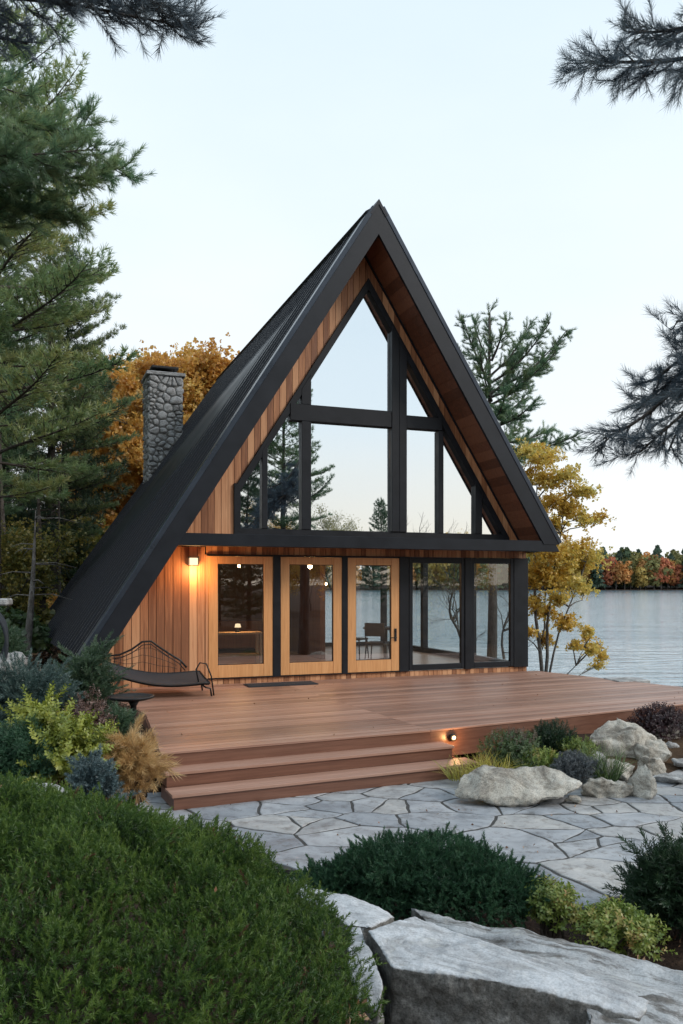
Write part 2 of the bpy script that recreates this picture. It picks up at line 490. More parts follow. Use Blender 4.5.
class MB:
    """collects boxes, prisms, tubes into one mesh"""
    def __init__(s):
        s.v = []; s.f = []; s.sm = []

    def add(s, vs, fs, smooth=False):
        b = len(s.v)
        s.v += [tuple(v) for v in vs]
        s.f += [tuple(i + b for i in f) for f in fs]
        s.sm += [smooth] * len(fs)
        return s

    def box(s, x0, x1, y0, y1, z0, z1):
        vs = [(x, y, z) for x in (x0, x1) for y in (y0, y1) for z in (z0, z1)]
        return s.add(vs, [(0, 1, 3, 2), (4, 6, 7, 5), (0, 4, 5, 1), (2, 3, 7, 6), (0, 2, 6, 4), (1, 5, 7, 3)])

    def prism(s, poly, fn0, fn1):
        """poly: list of 2D; fn0/fn1 map (u,v) to 3D for the two caps"""
        n = len(poly)
        vs = [fn0(*p) for p in poly] + [fn1(*p) for p in poly]
        fs = [tuple(range(n)), tuple(range(2 * n - 1, n - 1, -1))]
        fs += [(i, i + n, (i + 1) % n + n, (i + 1) % n) for i in range(n)]
        return s.add(vs, fs)

    def prism_n(s, poly, n0, n1):
        """outline in (t, z), extruded along n"""
        return s.prism(poly, lambda t, z: (t, n0, z), lambda t, z: (t, n1, z))

    def prism_z(s, poly, z0, z1):
        return s.prism(poly, lambda x, y: (x, y, z1), lambda x, y: (x, y, z0))

    def tube(s, pts, rads, sides=6, caps=True):
        pts = [Vector(p) for p in pts]
        if not hasattr(rads, '__len__'):
            rads = [rads] * len(pts)
        vs = []
        up = Vector((.13, .21, .97))
        prev = None
        for i, p in enumerate(pts):
            d = (pts[min(i + 1, len(pts) - 1)] - pts[max(i - 1, 0)])
            if d.length < 1e-9: d = Vector((0, 0, 1))
            d.normalize()
            if prev is None:
                a = d.orthogonal().normalized()
            else:
                a = (prev - d * prev.dot(d))
                a = a.normalized() if a.length > 1e-6 else d.orthogonal().normalized()
            prev = a
            b = d.cross(a)
            for k in range(sides):
                an = 2 * PI * k / sides
                vs.append(p + (a * math.cos(an) + b * math.sin(an)) * rads[i])
        fs = []
        for i in range(len(pts) - 1):
            for k in range(sides):
                k2 = (k + 1) % sides
                fs.append((i * sides + k, i * sides + k2, (i + 1) * sides + k2, (i + 1) * sides + k))
        if caps:
            fs.append(tuple(range(sides - 1, -1, -1)))
            fs.append(tuple((len(pts) - 1) * sides + k for k in range(sides)))
        return s.add(vs, fs, True)

    def lathe(s, prof, cx=0, cy=0, seg=20):
        vs = []; fs = []
        for r, z in prof:
            for k in range(seg):
                a = 2 * PI * k / seg
                vs.append((cx + r * math.cos(a), cy + r * math.sin(a), z))
        for i in range(len(prof) - 1):
            for k in range(seg):
                k2 = (k + 1) % seg
                fs.append((i * seg + k, i * seg + k2, (i + 1) * seg + k2, (i + 1) * seg + k))
        fs.append(tuple(range(seg - 1, -1, -1)))
        fs.append(tuple((len(prof) - 1) * seg + k for k in range(seg)))
        return s.add(vs, fs, True)

    def mesh(s, name, mat, bevel=0):
        me = bpy.data.meshes.new(name)
        me.from_pydata(s.v, [], s.f)
        me.materials.append(mat)
        bm = bmesh.new(); bm.from_mesh(me)
        bmesh.ops.recalc_face_normals(bm, faces=bm.faces)
        if bevel:
            ed = [e for e in bm.edges if len(e.link_faces) == 2 and e.calc_face_angle(0) > .5]
            bmesh.ops.bevel(bm, geom=ed, offset=bevel, segments=1, affect='EDGES', clamp_overlap=True)
        bm.to_mesh(me); bm.free()
        if any(s.sm):
            if not bevel:
                me.polygons.foreach_set('use_smooth', np.array(s.sm, dtype=bool))
        me.update()
        return me

    def build(s, name, mat, parent=None, bevel=0):
        return link(name, s.mesh(name, mat, bevel), parent)


def clip_poly(poly, a, b, c):
    """keep a*x+b*y<=c"""
    out = []
    n = len(poly)
    for i in range(n):
        p, q = poly[i], poly[(i + 1) % n]
        dp = a * p[0] + b * p[1] - c
        dq = a * q[0] + b * q[1] - c
        if dp <= 0: out.append(p)
        if (dp < 0 < dq) or (dq < 0 < dp):
            k = dp / (dp - dq)
            out.append((p[0] + (q[0] - p[0]) * k, p[1] + (q[1] - p[1]) * k))
    return out


def area(poly):
    return .5 * sum(poly[i][0] * poly[(i + 1) % len(poly)][1] - poly[(i + 1) % len(poly)][0] * poly[i][1] for i in range(len(poly)))


def siding(mb, polys, n0, n1, w=.135, gap=.006, t_off=0.0, rng=None):
    """vertical boards clipped to convex (t, z) outlines, one island per board"""
    for poly in polys:
        ts = [p[0] for p in poly]
        k0 = math.floor((min(ts) - t_off) / w)
        k1 = math.ceil((max(ts) - t_off) / w)
        for k in range(k0, k1):
            a, b = t_off + k * w + gap / 2, t_off + (k + 1) * w - gap / 2
            q = clip_poly(clip_poly(poly, 1, 0, b), -1, 0, -a)
            if len(q) >= 3 and abs(area(q)) > 1e-4:
                jit = (rng.random() - .5) * .006 if rng else 0
                mb.prism_n(q, n0 + jit, n1)


def voronoi(pts, box, k=26):
    pts = np.asarray(pts)
    x0, x1, y0, y1 = box
    cells = []
    for i, p in enumerate(pts):
        poly = [(x0, y0), (x1, y0), (x1, y1), (x0, y1)]
        d = ((pts - p) ** 2).sum(1)
        for j in np.argsort(d)[1:k]:
            q = pts[j]
            nx, ny = q - p
            c = (q[0] ** 2 + q[1] ** 2 - p[0] ** 2 - p[1] ** 2) / 2
            poly = clip_poly(poly, nx, ny, c)
            if len(poly) < 3: break
        cells.append(poly)
    return cells


def in_poly(x, y, poly):
    c = False
    n = len(poly)
    for i in range(n):
        (x1, y1), (x2, y2) = poly[i], poly[(i + 1) % n]
        if (y1 > y) != (y2 > y) and x < (x2 - x1) * (y - y1) / (y2 - y1) + x1:
            c = not c
    return c


def relax_points(rng, box, n, sx=1.0, it=2):
    x0, x1, y0, y1 = box
    P = np.stack([rng.uniform(x0, x1, n), rng.uniform(y0, y1, n)], 1)
    for _ in range(it):
        cells = voronoi(P * [sx, 1], (x0 * sx, x1 * sx, y0, y1))
        for i, c in enumerate(cells):
            if len(c) >= 3:
                m = np.mean(np.array(c), 0) / [sx, 1]
                P[i] = P[i] * .6 + m * .4
    return P


def stone_cells(P, box, inset, sub, wob, rng, sx=1.0, soft=1):
    """rounded irregular stone outlines"""
    cells = voronoi(P * [sx, 1], (box[0] * sx, box[1] * sx, box[2], box[3]))
    res = []
    for c in cells:
        if len(c) < 3: continue
        c = [(x / sx, y) for x, y in c]
        q = []
        for i in range(len(c)):
            a = np.array(c[i]); b = np.array(c[(i + 1) % len(c)])
            L = np.linalg.norm(b - a)
            m = max(1, int(L / sub))
            for k in range(m):
                p = a + (b - a) * k / m
                dx = mnoise.noise(Vector((p[0] * 2.1, p[1] * 2.1, 3.3))) * wob + mnoise.noise(Vector((p[0] * 7, p[1] * 7, 9.3))) * wob * .35
                dy = mnoise.noise(Vector((p[0] * 2.1, p[1] * 2.1, 7.7))) * wob + mnoise.noise(Vector((p[0] * 7, p[1] * 7, 1.3))) * wob * .35
                q.append((p[0] + dx, p[1] + dy))
        # soften corners, then inset
        q = np.array(q)
        for _ in range(soft):
            q = q * .5 + (np.roll(q, 1, 0) + np.roll(q, -1, 0)) * .25
        ctr = q.mean(0)
        d = q - ctr
        ln = np.linalg.norm(d, axis=1, keepdims=True)
        q = ctr + d * np.clip(1 - inset / np.maximum(ln, 1e-3), .2, 1)
        res.append((q, ctr))
    return res


# ------------------------------------------------------------------ scatter helpers
def frames(D, rng, roll=None):
    """rotation matrices whose z axis is D"""
    D = D / np.maximum(np.linalg.norm(D, axis=1, keepdims=True), 1e-9)
    ref = np.where(np.abs(D[:, 2:3]) > .95, np.array([[1., 0, 0]]), np.array([[0., 0, 1]]))
    X = np.cross(ref, D); X /= np.linalg.norm(X, axis=1, keepdims=True)
    Y = np.cross(D, X)
    a = rng.uniform(0, 2 * PI, len(D)) if roll is None else roll
    c, s_ = np.cos(a)[:, None], np.sin(a)[:, None]
    X2 = X * c + Y * s_
    Y2 = -X * s_ + Y * c
    return np.stack([X2, Y2, D], 2)


def scatter(tv, tf, T, D, S, rng, tvar=None, roll=None, var=None, vspread=.25):
    T = np.asarray(T, float); D = np.asarray(D, float); S = np.asarray(S, float)
    N, k = len(T), len(tv)
    Rm = frames(D, rng, roll)
    V = np.einsum('nij,kj->nki', Rm, tv) * S[:, None, None] + T[:, None, :]
    F = (tf[None] + (np.arange(N) * k)[:, None, None]).reshape(-1, tf.shape[1])
    if var is None:
        var = rng.random(N)
    vv = np.repeat(var[:, None], k, 1)
    if tvar is not None:
        vv = vv + (tvar[None] - .5) * vspread
    return V.reshape(-1, 3), F, np.clip(vv.reshape(-1), 0.01, .99)


def tpl_needles(n, L, w, cone, stem, rng):
    """a shoot with n needles along z"""
    V = []; F = []; tv = []
    for i in range(n):
        a = 2.399 * i + rng.uniform(-.4, .4)
        z0 = stem * (i / max(1, n - 1))
        th = cone * (1 - .55 * i / n) * rng.uniform(.7, 1.25)
        d = np.array([math.cos(a) * math.sin(th), math.sin(a) * math.sin(th), math.cos(th)])
        s = np.cross(d, rng.normal(size=3)); s /= np.linalg.norm(s)
        ln = L * rng.uniform(.75, 1.15)
        b = np.array([0, 0, z0])
        k = len(V)
        V += [b - s * w / 2, b + s * w / 2, b + d * ln * .62 + s * w * .42, b + d * ln]
        F += [(k, k + 1, k + 2, k + 3)]
        tv += [rng.random()] * 4
    return np.array(V), np.array(F), np.array(tv)


def tpl_feather(rng, L=.13, nb=7, w=.007, nl=5, ll=.3, out=.016):
    """feathery juniper spray"""
    V = []; F = []; tv = []
    for i in range(nb):
        f = i / nb
        a = 2.4 * i + rng.uniform(-.5, .5)
        th = R(38) * (1 - .5 * f)
        d = np.array([math.cos(a) * math.sin(th), math.sin(a) * math.sin(th), math.cos(th)])
        b = np.array([0, 0, L * .6 * f])
        l2 = L * (.62 - .25 * f) * rng.uniform(.8, 1.2)
        r_ = rng.random()
        for j in range(nl):
            g = (j + .3) / nl
            p = b + d * l2 * g
            aa = rng.uniform(0, 2 * PI)
            s = np.cross(d, [math.cos(aa), math.sin(aa), .3]); s /= np.linalg.norm(s)
            tip = p + d * l2 * ll + s * out
            q = np.cross(s, d); q /= np.linalg.norm(q)
            k = len(V)
            V += [p - q * w / 2, p + q * w / 2, tip + q * w * .25, tip - q * w * .25]
            F += [(k, k + 1, k + 2, k + 3)]
            tv += [np.clip(r_ * .5 + .5 * g + rng.uniform(-.1, .1), 0, 1)] * 4
    return np.array(V), np.array(F), np.array(tv)


def tpl_leaves(rng, n=6, L=.05, w=.028, stem=.08):
    V = []; F = []; tv = []
    for i in range(n):
        a = 2.4 * i
        th = R(rng.uniform(35, 75))
        d = np.array([math.cos(a) * math.sin(th), math.sin(a) * math.sin(th), math.cos(th)])
        s = np.cross(d, [0, 0, 1.]); s /= np.linalg.norm(s)
        nn = np.cross(s, d)
        b = np.array([0, 0, stem * i / n])
        l = L * rng.uniform(.75, 1.2); ww = w * rng.uniform(.8, 1.2)
        k = len(V)
        m = b + d * l * .5 - nn * l * .06
        V += [b, m + s * ww / 2 + nn * ww * .18, b + d * l - nn * l * .12, m - s * ww / 2 + nn * ww * .18]
        F += [(k, k + 1, k + 2, k + 3)]
        tv += [rng.random()] * 4
    return np.array(V), np.array(F), np.array(tv)


def tpl_blade(L=.4, w=.008, bend=.35, seg=3):
    V = []; F = []
    for i in range(seg + 1):
        f = i / seg
        x = bend * L * f * f
        z = L * (f - .22 * f * f)
        ww = w * (1 - f * .85) / 2
        V += [(x, -ww, z), (x, ww, z)]
    for i in range(seg):
        F.append((2 * i, 2 * i + 1, 2 * i + 3, 2 * i + 2))
    return np.array(V), np.array(F), np.linspace(.2, .9, len(V))


def join_np(parts):
    V = []; F = []; A = []; o = 0
    for v, f, a in parts:
        V.append(v); F.append(f + o); A.append(a); o += len(v)
    return np.concatenate(V), np.concatenate(F), np.concatenate(A)


def shell_points(rng, lobes, n, fill=.35, low=-.35):
    """points and outward directions on a group of ellipsoids (cx,cy,cz,rx,ry,rz)"""
    lobes = np.array(lobes, float)
    wt = (lobes[:, 3] * lobes[:, 4] + lobes[:, 3] * lobes[:, 5]); wt /= wt.sum()
    ids = rng.choice(len(lobes), n, p=wt)
    d = rng.normal(size=(n, 3)); d /= np.linalg.norm(d, axis=1, keepdims=True)
    d[:, 2] = np.where(d[:, 2] < low, -d[:, 2], d[:, 2])
    r = np.where(rng.random(n) < fill, rng.uniform(.45, .95, n), rng.uniform(.88, 1.06, n))
    lb = lobes[ids]
    P = lb[:, :3] + d * lb[:, 3:6] * r[:, None]
    nrm = d / lb[:, 3:6]
    nrm /= np.linalg.norm(nrm, axis=1, keepdims=True)
    return P, nrm


def make_lobes(rng, rx, ry, rz, n, zc=None):
    out = [(0, 0, rz * .5, rx * .72, ry * .72, rz * .5)]
    for i in range(n):
        a = rng.uniform(0, 2 * PI); q = rng.uniform(.35, .75)
        s = rng.uniform(.28, .5)
        h = rng.uniform(.25, .8) * (1 - q * .45)
        out.append((rx * q * math.cos(a), ry * q * math.sin(a), rz * h, rx * s, ry * s, rz * s * .8))
    return out


def stems(rng, P, n, r0=.012, base=(0, 0, -.05)):
    mb = MB()
    for i in rng.choice(len(P), min(n, len(P)), replace=False):
        p = Vector(P[i]) * .93
        b = Vector(base) + Vector((rng.normal() * .04, rng.normal() * .04, 0))
        m = b.lerp(p, .5) + Vector((rng.normal() * .03, rng.normal() * .03, .05))
        mb.tube([b, b.lerp(m, .5) + Vector((0, 0, .03)), m, p], [r0, r0 * .8, r0 * .6, r0 * .25], 4, False)
    return mb


def shrub(name, loc, size, n, tpl, mat, label, cat, seed, sc=(.8, 1.2), upb=.5, outb=1.0, rnd=.35, lobes=7, fill=.3, group=None,
          stem_n=14, stem_mat='twig', extra=None, low=-.3, plumes=0, plen=.2, psc=.8):
    rng = np.random.default_rng(seed)
    root = empty(name, loc, 0, label, cat, group)
    lb = make_lobes(rng, *size, lobes)
    P, nr = shell_points(rng, lb, n, fill, low)
    keep = P[:, 2] > -.06
    P, nr = P[keep], nr[keep]
    D = nr * outb + np.array([0, 0, upb]) + rng.normal(size=P.shape) * rnd
    if plumes:
        P2 = []; D2 = []
        for i in rng.choice(len(P), plumes):
            d = nr[i] + np.array([0, 0, upb]) + rng.normal(size=3) * rnd; d /= np.linalg.norm(d)
            ln = plen * rng.uniform(.4, 1.2)
            for k in range(7):
                f = k / 6
                P2.append(P[i] + d * ln * f - np.array([0, 0, .12 * ln * f * f]))
                D2.append(d + rng.normal(size=3) * .55 * (1 - f))
        P = np.concatenate([P, np.array(P2)]); D = np.concatenate([D, np.array(D2)]); nr = np.concatenate([nr, np.array(D2)])
    clump = np.array([mnoise.noise(Vector(p * 6.0 + seed)) for p in P]) * .45 + .5
    var = np.clip(clump + rng.normal(size=len(P)) * .16, 0, 1)
    S = rng.uniform(sc[0], sc[1], len(P))
    tv, tf, ta = tpl
    V, F, A = scatter(tv, tf, P, D, S, rng, ta, var=var, vspread=.3)
    link('foliage', mesh_np('foliage', V, F, M[mat], var=A), root)
    if stem_n:
        stems(rng, P, stem_n).build('stems', M[stem_mat], root)
    if extra:
        extra(root, P, nr, rng)
    return root


# ------------------------------------------------------------------ rocks
def rock_mesh(name, pts, mat, voxel, seed, amp=.03, freq=2.5, strata=0.0, sdir=(0, .2, 1), smooth_it=3, fine=.006):
    bm = bmesh.new()
    for p in pts: bm.verts.new(p)
    bmesh.ops.convex_hull(bm, input=bm.verts)
    for v in [v for v in bm.verts if not v.link_faces]: bm.verts.remove(v)
    bmesh.ops.recalc_face_normals(bm, faces=bm.faces)
    me = bpy.data.meshes.new(name); bm.to_mesh(me); bm.free()
    tmp = bpy.data.objects.new('rock_tmp', me); C.objects.link(tmp)
    md = tmp.modifiers.new('r', 'REMESH'); md.mode = 'VOXEL'; md.voxel_size = voxel
    ms = tmp.modifiers.new('s', 'SMOOTH'); ms.iterations = smooth_it; ms.factor = .5
    dg = bpy.context.evaluated_depsgraph_get(); dg.update()
    out = bpy.data.meshes.new_from_object(tmp.evaluated_get(dg))
    bpy.data.objects.remove(tmp); bpy.data.meshes.remove(me)
    nv = len(out.vertices)
    co = np.empty(nv * 3, np.float32); out.vertices.foreach_get('co', co); co = co.reshape(-1, 3)
    nr = np.empty(nv * 3, np.float32); out.vertices.foreach_get('normal', nr); nr = nr.reshape(-1, 3)
    sd = Vector(sdir).normalized()
    off = Vector((seed * 3.7, seed * 1.9, seed * 5.3))
    d = np.empty(nv, np.float32)
    for i in range(nv):
        p = Vector(co[i])
        a = mnoise.fractal(p * freq + off, .9, 2.1, 5) * amp
        c = mnoise.ridged_multi_fractal(p * freq * .8 - off, .9, 2.2, 4, 1.0, 2.0) * -amp * .35
        e = mnoise.noise(p * 24 + off) * fine + mnoise.noise(p * 55 + off) * fine * .5
        if strata:
            h = p.dot(sd) * 9 + mnoise.noise(p * 1.3 + off) * 1.2
            e -= abs(math.sin(h)) ** 8 * strata
        d[i] = a + c + e
    co = co + nr * d[:, None]
    out.vertices.foreach_set('co', co.ravel())
    out.name = name
    out.materials.clear(); out.materials.append(mat)
    out.polygons.foreach_set('use_smooth', np.ones(len(out.polygons), bool))
    out.update()
    return out


def boulder(name, loc, size, label, seed, mat='granite', voxel=.025, tilt=(0, 0, 0), amp=.035, group=None, npts=16, strata=0.0, flat=.75, cat='boulder'):
    rng = np.random.default_rng(seed)
    d = rng.normal(size=(npts, 3)); d /= np.linalg.norm(d, axis=1, keepdims=True)
    d[:, 2] = np.clip(d[:, 2], -.6, flat)
    d *= rng.uniform(.85, 1.1, (npts, 1))
    d = d * np.array(size)
    Rm = np.array((Matrix.Rotation(tilt[2], 3, 'Z') @ Matrix.Rotation(tilt[1], 3, 'Y') @ Matrix.Rotation(tilt[0], 3, 'X')))
    d = d @ Rm.T
    me = rock_mesh(name, [Vector(p) for p in d], M[mat], voxel, seed, amp, 2.4 / max(.3, max(size)), strata)
    o = link(name, me)
    o.location = loc
    tag(o, label, cat, group)
    return o


# ------------------------------------------------------------------ terrain
SHORE = [(-3000, 400), (-200, 120), (-60, 75), (-30, 52), (-14, 36), (0, 27), (4, 23.5), (6, 20.5), (7.2, 16), (8.6, 12.5), (12, 9.5), (24, 6), (60, -6), (120, -18), (3000, -250)]


def shore_y(x):
    for (x0, y0), (x1, y1) in zip(SHORE, SHORE[1:]):
        if x <= x1:
            return y0 + (y1 - y0) * (x - x0) / (x1 - x0)
    return SHORE[-1][1]


def sstep(a, b, x):
    t = min(1, max(0, (x - a) / (b - a)))
    return t * t * (3 - 2 * t)


def far_shore(x):
    return 485 + 22 * math.sin(x / 90.0) + 9 * math.sin(x / 31.0)


LAKE_Z = -.95


def land_h(x, y):
    h = .0
    left = sstep(1.7, 3.4, -x + .10 * (y - 8) * (0 if y < 8 else 1))
    h += .42 * left
    h += .55 * sstep(6, 22, -x)
    h += .38 * sstep(4.4, 2.6, y) * sstep(1.5, -.8, x)          # bank the juniper grows on
    h += .3 * sstep(3.2, 1.0, y)
    # bed at the foot of the deck
    h += .22 * sstep(8.4, 10.2, y - .28 * (x - 1.8)) * sstep(1.3, 1.9, x)
    h += .05 * mnoise.noise(Vector((x * .8, y * .8, 0))) + .02 * mnoise.noise(Vector((x * 3, y * 3, 5)))
    return h


def ground_h(x, y):
    s = shore_y(x) - y
    if y < 430:
        h = land_h(x, y) if s > -4 else 0
        k = sstep(5.0, 0, s)
        h = h * (1 - k) - .98 * k
        return h - (.35 * min(8, -s) if s < 0 else 0)
    f = y - far_shore(x)
    if f < -30: return -4
    if f < 4: return -4 + (4 - .95 + .35) * sstep(-30, 4, f)
    return -.6 + 13 * sstep(0, 160, f) + 7 * mnoise.noise(Vector((x / 120, y / 120, 2))) * sstep(10, 120, f) + 30 * sstep(200, 1600, f)


def axis(lo, hi, fine_lo, fine_hi, step, grow):
    a = list(np.arange(fine_lo, fine_hi + 1e-6, step))
    s = step
    while a[-1] < hi:
        s *= grow; a.append(min(hi, a[-1] + s))
    s = step
    while a[0] > lo:
        s *= grow; a.insert(0, max(lo, a[0] - s))
    return a


xs = axis(-3000, 3000, -9, 9, .22, 1.09)
ys = axis(-2500, 460, 1.5, 26, .22, 1.09)
ys = ys + list(np.arange(464, 560, 5)) + [575, 600, 640, 700, 800, 1000, 1400, 2000, 3000]
V = [(x, y, ground_h(x, y)) for y in ys for x in xs]
nx = len(xs)
F = [(j * nx + i, j * nx + i + 1, (j + 1) * nx + i + 1, (j + 1) * nx + i) for j in range(len(ys) - 1) for i in range(nx - 1)]
g = link('ground', mesh_np('ground', V, F, M['ground'], True))
tag(g, 'dark garden soil and leaf mulch running down to the lake', 'ground', kind='structure')

lake = MB()
lake.add([(-3000, -400, LAKE_Z), (3000, -400, LAKE_Z), (3000, 1500, LAKE_Z), (-3000, 1500, LAKE_Z)], [(0, 1, 2, 3)])
lake = lake.build('lake_water', M['water'])
tag(lake, 'pale blue lake with small ripples behind the cabin', 'lake', kind='structure')

# ------------------------------------------------------------------ patio
PZ = .06
rng = np.random.default_rng(5)
pat_poly = [(-2.0, 7.55), (-1.1, 6.7), (-.62, 6.35), (0.4, 6.1), (1.3, 5.95), (2.6, 5.45), (4.0, 5.4), (4.35, 7.6), (5.6, 8.9), (7.6, 10.6), (7.4, 11.6), (5.2, 11.4), (4.0, 10.2), (3.0, 9.2), (1.6, 9.4), (1.0, 9.75), (-1.9, 8.6)]
box = (-3, 10.5, 4, 13)
P = relax_points(rng, box, 420, .74, 1)
base = MB()
base.prism_z([(x, y) for x, y in pat_poly], .005, PZ - .005)
pt = empty('patio', (0, 0, 0))
tag(pt, 'irregular bluestone flagstone patio in front of the deck steps', 'patio', kind='structure')
M['joint'] = mat_plain('joint_sand', (.05, .048, .045), .95, 0, .4, 14, .01)
base.build('joint_bed', M['joint'], pt)
fl = MB()
for q, c in stone_cells(P, box, .0155, .06, .06, rng, .74, 0):
    if not in_poly(c[0], c[1], pat_poly): continue
    tz = PZ + rng.uniform(-.0015, .003)
    gx, gy = rng.normal() * .003, rng.normal() * .003
    n = len(q)
    ctr = q.mean(0)
    d = q - ctr; ln = np.linalg.norm(d, axis=1, keepdims=True)
    rings = [(0, -.045), (0.0, -.006), (.005, -.001), (.02, 0)]
    vs = []
    for ins, dz in rings:
        qq = ctr + d * np.clip(1 - ins / ln, .1, 1)
        vs += [(x, y, tz + dz + gx * (x - ctr[0]) + gy * (y - ctr[1])) for x, y in qq]
    fs = []
    for r_ in range(len(rings) - 1):
        for i in range(n):
            fs.append((r_ * n + i, r_ * n + (i + 1) % n, (r_ + 1) * n + (i + 1) % n, (r_ + 1) * n + i))
    fs.append(tuple((len(rings) - 1) * n + i for i in range(n)))
    fl.add(vs, fs)
fl.build('flagstones', M['flag'], pt)

# ------------------------------------------------------------------ cabin
AP_T, AP_Z, SL, TH = 2.92, 9.0, 1.575, .54
N_F, N_B = -.8, 12.0
cabin = empty('lake_cabin', hw(0, 0, 0), ANG, 'black roofed A-frame cabin with a large triangular window and cedar siding', 'cabin')
rs = random.Random(3)
zin = lambda t: AP_Z - TH - SL * abs(t - AP_T)
T_EL, T_ER, T_EB = -2.14, 6.71, -2.76      # left eave front, right eave, left eave at the back
Z_EL = AP_Z - SL * (AP_T - T_EL)
Z_ER = AP_Z - SL * (T_ER - AP_T)
Z_EB = .84


def left_slope(u, n, lift=0.0):
    """u 0 ridge .. 1 eave on the left slope at depth n; the eave runs out a little wider to the rear"""
    k = (n - N_F) / (N_B - N_F)
    te = T_EL + (T_EB - T_EL) * k
    ze = Z_EL + (Z_EB - Z_EL) * k
    s = (AP_Z - ze) / (AP_T - te)
    ln = math.hypot(1, s)
    return (AP_T + (te - AP_T) * u - lift * s / ln, n, AP_Z + (ze - AP_Z) * u + lift / ln)


def right_slope(u, n, lift=0.0):
    ln = math.hypot(1, SL)
    return (AP_T + (T_ER - AP_T) * u + lift * SL / ln, n, AP_Z + (Z_ER - AP_Z) * u + lift / ln)


rf = MB()
US = [i / 14 for i in range(15)]
THP = .27
for fn in (left_slope, right_slope):
    # standing seam profile across the depth
    prof = []
    n = N_F + .27
    pitch = .42
    while n < N_B - .02:
        prof += [(n, 0), (n + pitch * .74, 0), (n + pitch * .77, .06), (n + pitch * .87, .06), (n + pitch * .9, 0)]
        n += pitch
    prof.append((N_B, 0))
    vs = []
    for u in (0, .5, 1):
        for (nn, l) in prof:
            vs.append(fn(u, min(nn, N_B), l))
    m_ = len(prof)
    fs = [(r_ * m_ + i, r_ * m_ + i + 1, (r_ + 1) * m_ + i + 1, (r_ + 1) * m_ + i) for r_ in range(2) for i in range(m_ - 1)]
    rf.add(vs, fs)
    # slab under the metal
    top = -.012
    vs = [fn(0, N_F + .05, top), fn(1, N_F + .05, top), fn(1, N_B, top), fn(0, N_B, top), fn(0, N_F + .05, -THP), fn(1, N_F + .05, -THP), fn(1, N_B, -THP), fn(0, N_B, -THP)]
    rf.add(vs, [(0, 1, 2, 3), (7, 6, 5, 4), (0, 4, 5, 1), (1, 5, 6, 2), (2, 6, 7, 3), (3, 7, 4, 0)])
roof = rf.build('roof', M['roof'], cabin)
rc = MB()
rc.prism_n([(AP_T - .17, AP_Z - .2), (AP_T, AP_Z + .075), (AP_T + .17, AP_Z - .2), (AP_T + .13, AP_Z - .22), (AP_T, AP_Z - .02), (AP_T - .13, AP_Z - .22)], N_F - .015, N_B + .02)
rc.build('ridge_cap', M['roof'], roof)
for fn, sgn in ((left_slope, -1), (right_slope, 1)):
    tr = MB()
    for l0, l1, n0, n1 in ((-.01, .075, N_F - .012, N_F + .26),):
        vs = [fn(u, n, l) for u in (0.012, 1.0) for n in (n0, n1) for l in (l0, l1)]
        tr.add(vs, [(0, 1, 3, 2), (4, 6, 7, 5), (0, 4, 5, 1), (2, 3, 7, 6), (0, 2, 6, 4), (1, 5, 7, 3)])
    tr.build('edge_trim', M['trim_metal'], roof, .008)
    # rake board at the front
    rb = MB()
    zo = lambda t: AP_Z - SL * abs(t - AP_T)
    te = T_EL if sgn < 0 else T_ER
    ti = te - sgn * .02
    # level cut at the foot
    zc = zo(te)
    t_in = AP_T + sgn * (AP_Z - TH - zc) / SL
    rb.prism_n([(AP_T, AP_Z - .01), (te, zo(te) - .01), (t_in, zc - .01), (AP_T, AP_Z - TH)], N_F, N_F + .06)
    rb.build('rake_board', M['rake'], cabin)
    # soffit boards under the overhang, running front to back
    sf = MB()
    t0, t1 = AP_T + sgn * .03, (t_in + sgn * 0.0)
    steps_ = 34
    for i in range(steps_):
        a = t0 + (t1 - t0) * i / steps_ + sgn * .002
        b = t0 + (t1 - t0) * (i + 1) / steps_ - sgn * .002
        za, zb = AP_Z - TH + .016 - SL * abs(a - AP_T), AP_Z - TH + .016 - SL * abs(b - AP_T)
        vs = [(a, N_F + .062, za), (b, N_F + .062, zb), (b, .02, zb), (a, .02, za), (a, N_F + .062, za + .03), (b, N_F + .062, zb + .03), (b, .02, zb + .03), (a, .02, za + .03)]
        sf.add(vs, [(0, 3, 2, 1), (4, 5, 6, 7), (0, 1, 5, 4), (1, 2, 6, 5), (2, 3, 7, 6), (3, 0, 4, 7)])
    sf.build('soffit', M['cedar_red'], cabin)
    # dark inner trim where soffit meets the wall
    it = MB()
    zz = lambda t: AP_Z - TH - SL * abs(t - AP_T)
    tt1 = AP_T + sgn * (AP_Z - TH - 3.09) / SL
    it.prism_n([(AP_T, zz(AP_T) + .012), (tt1, 3.102), (tt1 - sgn * .035, 3.102), (AP_T, zz(AP_T) - .05)], -.05, -.022)
    it.build('corner_trim', M['rake'], cabin)

# beam across the front
bm_ = MB()
bl = AP_T - (AP_Z - TH - 2.98) / SL
bm_.prism_n([(bl + .07, 3.09), (bl - .06, 2.885), (6.735, 2.885), (6.60, 3.09)], N_F + .012, N_F + .2)
bm_.build('beam', M['rake'], cabin, .006)
bs = MB()
bs.box(-.55, 6.5, N_F + .202, .03, 3.0, 3.09)
bs.build('beam_cover', M['cedar_red'], cabin)

